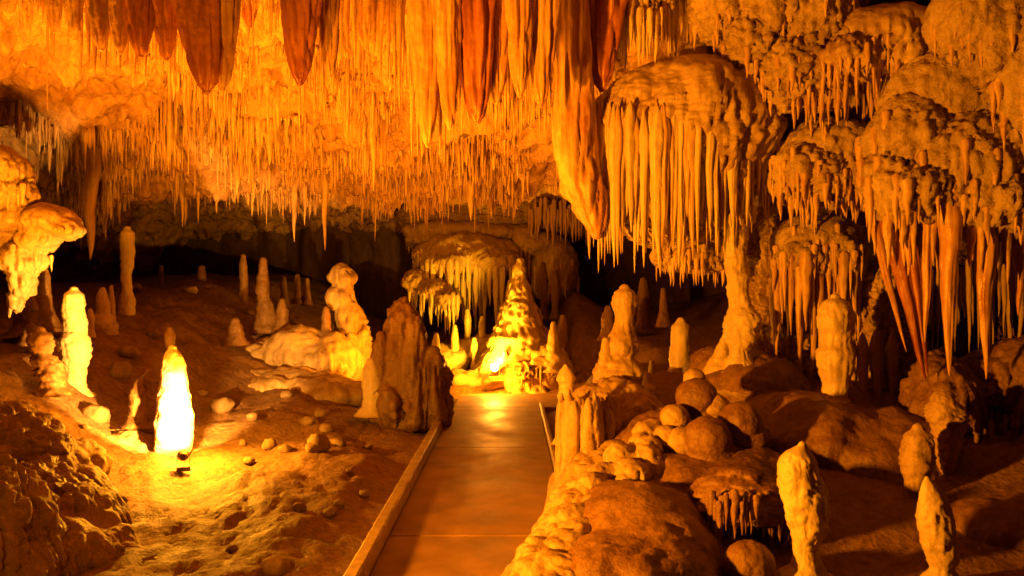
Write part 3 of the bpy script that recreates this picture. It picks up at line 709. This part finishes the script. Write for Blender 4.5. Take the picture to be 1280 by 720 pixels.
fuse('flowstone_mound', [
    ell(1180, 500, 6.0, .26, .3, .3), ell(1185, 475, 6.1, .18, .2, .18), ell(1250, 510, 6.2, .5, .4, .45), ell(1300, 500, 6.0, .4, .5, .5), ell(1165, 520, 5.9, .15, .2, .2)],
    M_MOUND, 'lumpy flowstone mound at the right edge, under the tips of the long stalactites', 'flowstone mound', GM, .022, 5, .03, 7, .07, 10, .05, 31)
fuse('flowstone_mound', [
    ell(1180, 725, 4.6, .6, .4, .12), ell(1080, 735, 4.5, .5, .4, .1), ell(1260, 660, 5.0, .5, .5, .2)],
    M_MOUND, 'low smooth flowstone bank across the bottom right, around the blunt stalagmites', 'flowstone mound', GM, .025, 8, .01, 4, .0, 9, .05, 41)
# cauliflower bulbs
for (u, v, Y, r, lab) in [
    (870, 497, 5.75, .15, 'large round bulb at the top middle of the knobbly cluster'),
    (868, 473, 5.95, .085, 'small bulb crowning the knobbly cluster'),
    (925, 527, 5.5, .15, 'smooth round bulb on the right side of the knobbly cluster'),
    (843, 522, 5.6, .10, 'bulb at the left side of the knobbly cluster, catching light'),
    (885, 549, 5.4, .165, 'low wide bulb at the foot of the knobbly cluster'),
    (832, 546, 5.5, .09, 'lowest left bulb of the knobbly cluster'),
    (893, 508, 5.7, .10, 'bulb squeezed between the two biggest round bulbs of the cluster'),
    (775, 575, 5.6, .11, 'round bulb on the dome beside the footpath'),
    (812, 590, 5.3, .12, 'brown bulb in the hollow between the mounds'),
    (937, 706, 4.25, .135, 'smooth brown boss sitting in the small drip grotto'),
    (852, 552, 5.45, .11, 'small brown bulb left of the cluster on the dome')]:
    fuse('flowstone_bulb', [ell(u, v, Y, r, r * .95, r * .92), ell(u + 4, v + 700 * r / Y, Y + .05, r * 1.25, r * 1.1, r * .85)], M_MOUND if r > .12 else M_FLOW, lab, 'flowstone bulb', 'knobbly flowstone bulbs', max(.008, r / 12), 4, .05 * r, .9 / r, .0, 9, .05 * r, nseed(), .0012)
# drip grotto: hood with teeth
gh = mass([(592, 900, 955), (602, 878, 985), (622, 868, 1000), (640, 872, 1000)], 4.85, 'brown hooded flowstone ledge with a dark toothed grotto below it', name='flowstone_hood', group=GM, m=M_MOUND, depth=.9, seg=90, crust=.05)
auto_fringe(gh, 4.85, 872, 998, lambda s: 622, lambda s: 652 + 62 * abs(2 * s - 1) ** 1.6 + 18, 26, 13, .55, M_MOUND, 'mid', 1, 22)

# ------------------------------------------------------------------ right hand stalagmites
stalagmite([(372, 1038, 1050), (378, 1028, 1060), (395, 1022, 1067), (408, 1022, 1067), (420, 1028, 1064), (428, 1027, 1063), (440, 1022, 1066), (462, 1024, 1064), (480, 1028, 1060), (495, 1028, 1058)], 6.2,
    'two-lobed pale stalagmite on the smooth brown mound, under the long thin stalactites', seg=64, rings=.03, crust=.03)
stalagmite([(556, 998, 1008), (566, 982, 1014), (580, 974, 1020), (605, 974, 1028), (635, 980, 1034), (660, 988, 1032), (685, 992, 1022), (706, 988, 1026)], 4.25,
    'large pale stalagmite shaped like an upright mummy, beside the drip grotto', seg=72, crust=.05, rings=.025, lump=.12)
stalagmite([(536, 1140, 1156), (545, 1131, 1164), (575, 1126, 1166), (600, 1130, 1160), (625, 1134, 1154)], 5.15,
    'bulbous blunt stalagmite, left one of the pair below the lumpy mound', seg=48, m=M_FLOW)
stalagmite([(500, 1166, 1194), (515, 1160, 1205), (532, 1166, 1206), (560, 1170, 1197), (600, 1174, 1190), (622, 1176, 1192)], 5.4,
    'narrow necked stalagmite with a knobbly crown, right one of the pair below the lumpy mound', seg=48, crust=.16, m=M_FLOW)
stalagmite([(598, 1156, 1162), (608, 1152, 1172), (625, 1150, 1183), (650, 1147, 1190), (680, 1152, 1195), (700, 1160, 1197), (710, 1164, 1192)], 4.2,
    'egg shaped pale stalagmite with a small nipple, nearest to the bottom right corner', seg=64, rings=.02, crust=.03)
stalagmite([(361, 774, 787), (366, 768, 793), (380, 766, 795), (396, 769, 792), (406, 768, 791), (414, 764, 793), (428, 757, 797), (440, 755, 797), (446, 758, 792), (455, 748, 800), (472, 742, 802), (488, 742, 802), (498, 748, 792)], 6.75,
    'bulb headed stalagmite on a stack of swollen layers, right of the lamp and footpath', seg=56, m=M_FLOW)
stalagmite([(425, 753, 761), (445, 749, 768), (480, 742, 770)], 6.7, 'narrow fluted rib leaning against the bulb headed stalagmite', seg=24, m=M_FLOW)
stalagmite([(458, 704, 710), (464, 699, 715), (474, 696, 719), (484, 699, 717), (505, 697, 719), (540, 698, 720)], 6.6,
    'small pointed bright stalagmite at the edge of the footpath, left of the fluted dome', seg=36)
stalagmite([(402, 845, 857), (408, 840, 861), (430, 838, 862), (460, 836, 862)], 8.9, 'flat topped plain stalagmite standing alone in the dark gap under the great bell', seg=32, crust=0)
stalagmite([(470, 802, 814), (476, 797, 820), (495, 796, 821), (512, 796, 821)], 7.2, 'short blunt stump between the bulb headed stalagmite and the knobbly cluster', seg=32, crust=0, m=M_FLOW)
stalagmite([(452, 812, 817), (470, 809, 819)], 7.8, 'tiny stalagmite behind the short blunt stump', seg=16)
stalagmite([(252, 918, 936), (262, 908, 944), (275, 905, 943), (290, 906, 934), (320, 905, 932), (350, 909, 935), (380, 912, 937), (398, 908, 950), (425, 910, 946), (440, 912, 936), (455, 906, 942), (475, 898, 956)], 6.75,
    'tall thin column stalagmite standing right of the great bell', seg=56, crust=.12, name='stalagmite')
stalagmite([(415, 905, 912), (440, 893, 912), (462, 880, 914)], 6.9, 'thin sloping fin of flowstone leaning on the foot of the tall column', name='stalagmite', seg=24)
# flowstone wall curtains behind the right masses
W1 = mass([(270, 950, 1010), (300, 940, 1016), (350, 936, 1020), (420, 938, 1022), (470, 930, 1030), (520, 920, 1040)], 7.5, 'fluted flowstone curtain wall behind the tall column', name='flowstone_curtain', group='flowstone curtains on the right wall', m=M_FLOW, depth=.6, flute=.25, bottom='open')
W2 = mass([(330, 1092, 1116), (345, 1080, 1124), (380, 1068, 1130), (430, 1066, 1134), (520, 1066, 1140)], 6.9, 'hooded boulder like flowstone with drooping ribs, behind the leaning red stalactites', name='flowstone_boss', group='flowstone curtains on the right wall', m=M_FLOW, depth=.8, flute=.1, bottom='open')
fringe(W2, 6.55, [(1078, 415, 545, 17), (1096, 410, 540, 20), (1116, 415, 540, 17), (1066, 420, 500, 10)], M_FLOW, 'big')
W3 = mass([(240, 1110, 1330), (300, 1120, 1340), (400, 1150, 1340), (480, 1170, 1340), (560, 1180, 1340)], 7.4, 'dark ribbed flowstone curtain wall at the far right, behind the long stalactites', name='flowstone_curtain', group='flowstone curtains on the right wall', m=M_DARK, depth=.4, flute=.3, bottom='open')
auto_fringe(W3, 7.1, 1125, 1290, lambda s: 330, lambda s: 460, 18, 13, .35, M_FLOW, 'mid', 1, 33)
W4 = mass([(470, 1215, 1330), (500, 1205, 1340), (560, 1215, 1340), (620, 1225, 1340)], 6.0, 'dim ribbed flowstone bank at the right edge under the lumpy mound', name='flowstone_curtain', group='flowstone curtains on the right wall', m=M_MOUND, depth=.5, flute=.2, bottom='open')
auto_fringe(W4, 5.85, 1212, 1320, lambda s: 530, lambda s: 615, 18, 9, .3, M_MOUND, 'mid', 1, 34)

# ------------------------------------------------------------------ centre background
stalagmite([(326, 646, 654), (334, 642, 657), (348, 640, 658), (358, 637, 662), (375, 634, 666), (385, 628, 672), (400, 624, 676), (415, 616, 682), (435, 610, 690), (455, 600, 696), (475, 594, 706), (486, 590, 712)], 13.4,
    'tall bright cone stalagmite like a layered cake behind the lit lamp', seg=90, crust=.06, lump=.1, rings=.06, pop=.022, drip=.02)
for (rows, Y, lab) in [
    ([(388, 582, 587), (400, 580, 589), (422, 581, 588)], 14.4, 'thin bright stalagmite, left one of the pair on the far bright floor'),
    ([(397, 600, 605), (408, 598, 607), (426, 599, 606)], 14.2, 'thin bright stalagmite, right one of the pair on the far bright floor'),
    ([(424, 590, 595), (434, 588, 597), (447, 590, 595)], 13.6, 'small bright stalagmite just above the lit lamp'),
    ([(418, 543, 548), (435, 539, 550), (462, 539, 549)], 12.4, 'bright sliver stalagmite peeking out right of the dark mound'),
    ([(446, 551, 556), (462, 548, 559)], 12.0, 'small round knob beside the bright sliver stalagmite'),
    ([(352, 635, 641), (370, 632, 643), (392, 632, 642)], 13.9, 'thin stalagmite leaning against the left of the bright cone'),
    ([(404, 689, 695), (416, 686, 698), (432, 684, 700), (450, 680, 708)], 12.8, 'short knobbed stalagmite right of the bright cone'),
    ([(330, 676, 682), (350, 674, 685), (385, 676, 684)], 14.2, 'dim thin stalagmite behind the bright cone, left of two'),
    ([(340, 690, 697), (355, 688, 700), (385, 690, 698)], 14.0, 'dim thin stalagmite behind the bright cone, right of two'),
    ([(452, 458, 469), (462, 454, 476), (485, 453, 479), (505, 454, 480)], 9.3, 'rounded orange stump at the left foot of the dark mound'),
    ([(350, 800, 808), (370, 797, 812), (400, 796, 812)], 13.5, 'dim stalagmite deep in the dark gap under the great bell'),
    ([(362, 826, 832), (395, 823, 836)], 12.5, 'dim stump in the dark gap, left of the flat topped stalagmite'),
    ([(385, 756, 764), (400, 752, 768), (412, 752, 768)], 11.5, 'dim knob left of the bulb headed stalagmite')]:
    stalagmite(rows, Y, lab, seg=28, group='small stalagmites at the back of the cave', m=M_MOUND if 'dim' in lab else M_PALE)  # dim ones get a darker colour in place of shade
lobed([ell(582, 318, 15.4, 1.02, .7, .42), ell(560, 328, 15.0, .5, .4, .25), ell(615, 328, 15.0, .5, .4, .25)], 15.2,
      'arched flowstone shelf with a dense bright fringe at the back, left of the bright cone',
      [(60, 0, .35, .95, .055, 'mid'), (38, .05, .6, .6, .04, 'mid')], m=M_FLOW, fm=M_PALE, seed=911, voxel=.04, low=.06, lump=.08)
lobed([ell(575, 288, 15.9, 1.15, .6, .2), ell(625, 292, 15.8, .6, .5, .2), ell(540, 300, 15.9, .5, .5, .2)], 15.8,
      'long curved flowstone brow lying on top of the arched shelf at the back', [(26, 0, .4, .2, .03, 'mid')], m=M_FLOW, seed=912, voxel=.04, low=.05)
lobed([ell(690, 335, 15.8, .52, .5, .7), ell(668, 305, 15.7, .45, .5, .25), ell(655, 300, 15.6, .3, .4, .3)], 15.6,
      'rounded rock lobe at the back, right of the bright cone', [(16, .2, .7, .5, .05, 'mid')], m=M_FLOW, seed=913, voxel=.04, low=.03)
N3 = mass([(236, 560, 640), (250, 520, 720), (262, 510, 735), (280, 512, 735), (290, 520, 738)], 16.6, 'broad dim rock brow above the arched shelf at the back', name='flowstone_canopy', m=M_CRUST, depth=.5)
auto_fringe(N3, 15.4, 660, 735, lambda s: 255, lambda s: 305, 18, 7, .3, M_STRAW, 'mid', 1, 43)
fuse('flowstone_mound', [ell(560, 450, 14.2, .6, .5, .25), ell(610, 440, 14.3, .7, .6, .25), ell(585, 475, 13.2, .4, .3, .13), ell(650, 480, 13.1, .45, .3, .2), ell(690, 460, 12.9, .4, .3, .3)],
     M_PALE, 'bright lumpy flowstone bank around the lit lamp at the far end of the path', 'flowstone mound', GM, .04, 3, .06, 3, .04, 6, .08, 51)
lobed([ell(545, 362, 14.7, .28, .3, .22), ell(520, 350, 14.9, .25, .3, .2), ell(560, 375, 14.5, .2, .25, .16)], 14.6, 'knobbly lit flowstone clump under the left end of the arched shelf',
      [(22, 0, .5, .5, .035, 'mid')], m=M_FLOW, fm=M_PALE, seed=917, voxel=.03, low=.05, crust=.04)
for (rows, Y, lab) in [([(398, 508, 514), (420, 504, 518), (450, 503, 520)], 13.0, 'lit knob between the dark mound and the far bright floor'),
    ([(408, 566, 571), (420, 564, 573), (436, 564, 574)], 14.0, 'short bright stalagmite left of the thin pair on the far floor'),
    ([(440, 628, 633), (452, 625, 636), (468, 624, 637)], 12.9, 'stubby bright stalagmite right beside the lit lamp'),
    ([(396, 700, 706), (410, 697, 709), (425, 696, 710)], 13.6, 'small stalagmite right of the short knobbed one at the back')]:
    stalagmite(rows, Y, lab, seg=28, group='small stalagmites at the back of the cave')
# ribs below the cone
N5 = mass([(452, 640, 700), (460, 630, 712), (470, 632, 712)], 12.9, 'low fluted ledge with dark teeth at the foot of the bright cone', name='flowstone_hood', group=GM, m=M_FLOW, depth=.5)
auto_fringe(N5, 12.9, 634, 710, lambda s: 462, lambda s: 488, 16, 5, .35, M_FLOW, 'mid', 1, 45)

# ------------------------------------------------------------------ dark mound left of the path
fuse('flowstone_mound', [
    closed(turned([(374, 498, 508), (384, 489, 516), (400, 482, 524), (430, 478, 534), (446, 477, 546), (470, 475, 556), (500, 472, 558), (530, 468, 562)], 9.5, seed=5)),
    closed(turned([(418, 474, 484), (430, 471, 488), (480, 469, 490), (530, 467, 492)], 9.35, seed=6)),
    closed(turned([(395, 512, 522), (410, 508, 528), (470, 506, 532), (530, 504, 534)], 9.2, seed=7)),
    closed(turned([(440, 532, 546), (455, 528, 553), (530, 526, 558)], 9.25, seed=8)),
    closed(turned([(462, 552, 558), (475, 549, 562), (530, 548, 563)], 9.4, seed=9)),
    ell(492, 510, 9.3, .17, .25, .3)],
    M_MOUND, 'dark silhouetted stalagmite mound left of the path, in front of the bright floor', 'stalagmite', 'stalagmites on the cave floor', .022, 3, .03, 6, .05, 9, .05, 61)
fuse('flowstone_mound', [
    ell(428, 345, 12, .19, .2, .2), ell(426, 372, 12, .2, .2, .2), ell(438, 400, 12, .2, .25, .35), ell(440, 440, 12, .26, .3, .4), ell(415, 455, 12, .5, .45, .45), ell(385, 470, 12, .6, .5, .4), ell(456, 440, 11.9, .1, .15, .5), ell(436, 470, 12, .4, .4, .35)],
    M_FLOW, 'knobbly stacked stalagmite with a brightly lit right side, behind the dark mound', 'stalagmite', 'stalagmites on the cave floor', .03, 3, .05, 4, .05, 7, .06, 71)
fuse('flowstone_mound', [
    ell(372, 445, 11.5, .5, .5, .42), ell(400, 455, 11.5, .6, .5, .42), ell(340, 450, 11.7, .4, .5, .3), ell(410, 490, 10.6, .6, .6, .22), ell(350, 480, 10.8, .7, .6, .2)],
    M_FLOW, 'sloping fluted brown flowstone bank left of the knobbly stacked stalagmite', 'flowstone mound', GM, .035, 5, .03, 3.5, .08, 6, .08, 81)

# ------------------------------------------------------------------ left side
GLOW = stalagmite([(436, 211, 221), (442, 207, 226), (454, 204, 230), (470, 203, 232), (500, 199, 236), (530, 196, 240), (552, 196, 239), (572, 194, 234), (590, 195, 226)], 7.2,
    'glowing white hot stalagmite lit by a lamp at its foot on the left', crust=.05, rings=.03, seg=48)
stalagmite([(362, 88, 97), (368, 81, 103), (384, 79, 105), (405, 81, 107), (418, 80, 109), (424, 76, 112), (442, 78, 112), (460, 81, 107), (482, 79, 106)], 8.0,
    'stout bright stalagmite with a rounded head, left of the tall thin one', seg=48, crust=.07)
stalagmite([(286, 155, 163), (292, 151, 167), (315, 151, 168), (330, 152, 167), (345, 151, 163), (362, 153, 165), (376, 150, 168), (385, 149, 168), (404, 148, 169)], 10.8,
    'tall thin stalagmite standing against the dark recess on the left', seg=36)
stalagmite([(362, 125, 132), (370, 122, 134), (384, 121, 137), (392, 121, 137), (397, 115, 142), (410, 113, 146), (420, 114, 146), (432, 120, 142)], 9.6,
    'bell shaped stepped stalagmite right behind the stout bright one', seg=36, crust=.1)
stalagmite([(358, 137, 141), (375, 135, 143), (395, 134, 144)], 10.2, 'thin pale stalagmite between the stepped and the tall ones', seg=20)
stalagmite([(388, 110, 115), (398, 108, 118), (408, 109, 117)], 9.2, 'tiny round topped stump left of the stepped stalagmite', seg=16)
stalagmite([(414, 42, 56), (420, 37, 63), (434, 38, 64), (442, 42, 62), (450, 42, 72), (468, 48, 78), (480, 52, 80)], 7.4,
    'knobbly orange stump left of the stout bright stalagmite', m=M_MOUND, seg=40, crust=.2, lump=.2)
stalagmite([(412, 208, 216), (418, 205, 219), (430, 206, 218), (437, 207, 217)], 8.8, 'small rounded stump peeking over the glowing stalagmite', m=M_MOUND, seg=24)
stalagmite([(466, 182, 194), (476, 174, 197), (500, 168, 196), (530, 163, 197), (566, 158, 198)], 7.6, 'rough dark stump touching the left side of the glowing stalagmite', m=M_MOUND, seg=48, crust=.22, lump=.18)  # shade on this stump is put in by the darker colour
stalagmite([(476, 170, 178), (490, 164, 182), (520, 162, 184)], 7.5, 'small knobbly stub on the far left of the dark stump', m=M_MOUND, seg=24, crust=.2)  # shaded by its darker colour, like the stump beside it
for (rows, Y, lab) in [
    ([(334, 199, 204), (355, 198, 205), (382, 199, 205)], 14.5, 'very dim thin stalagmite deep in the left recess'),
    ([(335, 248, 256), (350, 246, 258), (362, 248, 257), (380, 249, 259)], 13.8, 'small dim stalagmite in the recess with a shorter one at its left'),
    ([(363, 235, 241), (380, 234, 242)], 13.6, 'short dim stalagmite in the recess beside a taller one'),
    ([(320, 301, 307), (335, 299, 309), (355, 300, 310), (376, 299, 310)], 13.4, 'slim stalagmite in the recess, left one of the middle pair'),
    ([(325, 325, 333), (340, 323, 335), (360, 320, 337), (374, 322, 338), (382, 322, 342), (402, 320, 346)], 12.2, 'slim stepped stalagmite in the recess, right one of the middle pair'),
    ([(376, 349, 356), (388, 346, 360), (402, 345, 361)], 12.0, 'short dull stalagmite right of the stepped slim one'),
    ([(402, 288, 300), (410, 286, 303), (418, 285, 304)], 11.0, 'low pale lump on the slope below the slim stalagmites'),
    ([(345, 369, 375), (366, 367, 377)], 14.2, 'tiny dim stalagmite far back, left one of two'),
    ([(350, 381, 387), (368, 379, 388)], 14.2, 'tiny dim stalagmite far back, right one of two'),
    ([(348, 352, 358), (372, 350, 360)], 14.6, 'tiny dim stalagmite at the back of the recess by the slope'),
    ([(362, 282, 290), (376, 280, 292)], 14.0, 'low dim knob left of the slim pair in the recess'),
    ([(386, 404, 411), (396, 402, 413), (406, 402, 413)], 11.6, 'small warm knob on top of the brown bank'),
    ([(408, 32, 44), (418, 28, 46)], 8.4, 'dull low lump by the left wall'),
    ([(330, 48, 58), (350, 44, 62), (375, 42, 64), (400, 34, 70)], 8.9, 'dull reddish stalagmite behind the yellow wall formation'),
    ([(352, 28, 40), (380, 22, 48), (405, 18, 52)], 8.8, 'dull squat stalagmite at the foot of the yellow wall formation')]:
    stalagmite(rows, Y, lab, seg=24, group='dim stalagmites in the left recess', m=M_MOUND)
lobed([ell(15, 272, 8.2, .4, .3, .17), ell(60, 278, 8.1, .26, .28, .15), ell(82, 288, 8.05, .13, .2, .12), ell(50, 300, 8.1, .2, .22, .14), ell(30, 325, 8.1, .2, .2, .2), ell(28, 350, 8.1, .12, .14, .2), ell(22, 375, 8.1, .06, .09, .14), ell(-10, 300, 8.3, .3, .3, .3)], 8.2,
      'greenish yellow lit wall formation curling down at the left edge', [(8, 0, .6, .25, .03, 'mid')], m=M_FLOW, name='flowstone_wing', group='flowstone on the left wall', seed=920, low=.03, crust=.01, flute=.05)
lobed([ell(-20, 215, 8.0, .4, .4, .3), ell(10, 240, 8.0, .2, .3, .14)], 8.0, 'crusted orange wall lump at the left edge above the yellow formation', [(20, 0, .5, .2, .025, 'mid')], m=M_CRUST, group='flowstone on the left wall', seed=921)
fuse('flowstone_mound', [
    ell(10, 670, 5.0, .6, .55, .46), ell(70, 705, 4.8, .42, .5, .30), ell(-50, 620, 5.2, .6, .7, .55), ell(20, 585, 5.9, .6, .6, .26), ell(60, 640, 5.3, .45, .5, .28), ell(-60, 700, 4.2, .5, .5, .5)],
    M_RUBBLE, 'rough brown rock slope in the bottom left corner', 'flowstone mound', GM, .018, 5, .035, 6, .05, 9, .09, 91, .012)
fuse('flowstone_mound', [
    ell(215, 610, 7.1, .5, .4, .12), ell(130, 560, 7.6, .7, .6, .2), ell(250, 640, 6.4, .5, .4, .08), ell(170, 590, 7.0, .4, .4, .12)],
    M_RUBBLE, 'low brightly lit bank of flowstone round the foot of the glowing stalagmite', 'flowstone mound', GM, .022, 4, .03, 5, .0, 9, .06, 101)

# rocks and knobs on the left floor
def stone_mesh(seed, sq=.7):
    n, s = 12, 18
    a = np.linspace(-math.pi / 2, math.pi / 2, n); t = np.linspace(0, 2 * math.pi, s, endpoint=False); A_, T_ = np.meshgrid(a, t, indexing='ij')
    V = np.stack([np.cos(A_) * np.cos(T_), np.cos(A_) * np.sin(T_), sq * np.sin(A_)], -1).reshape(-1, 3)
    V *= (1 + .25 * fbm(V, 1.1, 3, seed))[:, None]
    return mesh('stone', V, grid_faces(n, s, True), M_STONE)
stones = [stone_mesh(700 + i, .6 + .1 * (i % 4)) for i in range(8)]
def on_floor(u, v):
    """where the sight line through (u,v) meets the floor"""
    Ys = np.linspace(3.5, 18, 900); pz = CAMZ - (v - HV) * Ys / F; fz = floor_z((u - 640) * Ys / F, Ys)
    i = np.argmax(pz < fz); return np.array([(u - 640) * Ys[i] / F, Ys[i], fz[i]])
STN = [(311, 579, 7, 'bright round pebble right of the glowing stalagmite'), (358, 497, 8, 'upright pebble on the slope above the path kerb'), (400, 520, 8, 'pale stone on the dark floor near the kerb'),
       (337, 560, 9, 'pair-like pale stone left of the brown rock'), (357, 565, 9, 'squat stone next to the pale pair-like one'), (278, 512, 15, 'big flat rounded boulder right of the glowing stalagmite'),
       (315, 524, 7, 'small stone beside the flat boulder'), (374, 640, 8, 'stone at the edge of the lit floor'), (412, 645, 9, 'round white stone by the kerb'), (425, 632, 7, 'small white stone by the kerb, right of the round one'),
       (438, 592, 6, 'lone small stone close to the kerb'), (398, 560, 14, 'brown boulder on the left floor halfway to the kerb'), (290, 690, 8, 'dark stone at the bottom edge'), (455, 620, 7, 'dull stone against the kerb'),
       (120, 525, 16, 'dark boulder left of the glowing stalagmite'), (150, 470, 14, 'flat dark rock behind the glowing stalagmite'), (160, 446, 13, 'flat reddish slab rock below the stepped stalagmite'), (185, 500, 9, 'stone behind the rough stump')]
for i, (u, v, r, lab) in enumerate(STN):
    p = on_floor(u, v); k = p[1] / F
    o = link('stone', stones[i % 8], p + np.array([0, 0, r * k * .35]), None, (r * k, r * k, r * k), (0, 0, i * 1.3)); tag(o, lab, 'stone', 'loose stones on the cave floor')
rr = random.Random(9)
for i in range(26):
    x = rr.uniform(-6, -1.05); y = rr.uniform(4.3, 13); r = rr.uniform(.02, .06) * (1 + y / 14)
    z = float(floor_z(x, y)[0]); o = link('stone', rr.choice(stones), (x, y, z + r * .25), None, (r, r * rr.uniform(.8, 1.2), r * rr.uniform(.7, 1.2)), (rr.uniform(-.3, .3), 0, rr.uniform(0, 6)))
    tag(o, 'loose rounded stone scattered on the muddy floor left of the path', 'stone', 'loose stones on the cave floor')

# ------------------------------------------------------------------ lamps one can see
def floodlight(loc, aim, label, s=1., lit=True):
    root = link('floodlight', None, loc); tag(root, label, 'floodlight', 'cave floodlights')
    root.rotation_euler = (0, 0, math.atan2(aim[0] - loc[0], -(aim[1] - loc[1])) )
    def cyl(name, prof, m, parent, seg=28):
        t = np.linspace(0, 2 * math.pi, seg, endpoint=False); V = []
        for (y, r) in prof:
            V.append(np.stack([r * np.cos(t), np.full(seg, -y), r * np.sin(t)], -1))
        V = np.vstack(V) * s
        return link(name, mesh(name, V, grid_faces(len(prof), seg, True), m), (0, 0, .16 * s), parent)
    cyl('housing', [(-.075, .0005), (-.075, .03), (-.06, .05), (0, .062), (.05, .07), (.052, .078), (.06, .078), (.06, .066), (.03, .062), (.03, .0005)], M_METAL, root)
    cyl('lens', [(.034, .0005), (.05, .03), (.046, .05), (.036, .061)], M_GLASS if lit else M_METAL, root)
    me = box_mesh('bracket', -.085 * s, -.079 * s, -.012 * s, .012 * s, .0, .17 * s, M_METAL, .001); link('bracket', me, (0, 0, 0), root)
    link('bracket', me, (.164 * s, 0, 0), root)
    link('base_plate', box_mesh('base_plate', -.09 * s, .09 * s, -.05 * s, .05 * s, -.03, .006, M_METAL, .002), (0, 0, 0), root)
    return root
c = P(618, 461, 12.6)
floodlight((c[0], c[1], c[2] - .13), (0, 0, 0), 'lit floodlight shining at the far end of the path', 1.0)
floodlight((-2.76, 6.72, float(floor_z(-2.76, 6.72)[0]) + .05), (-3.35, 8, 0), 'small dark floodlight at the foot of the glowing stalagmite', .6, True)
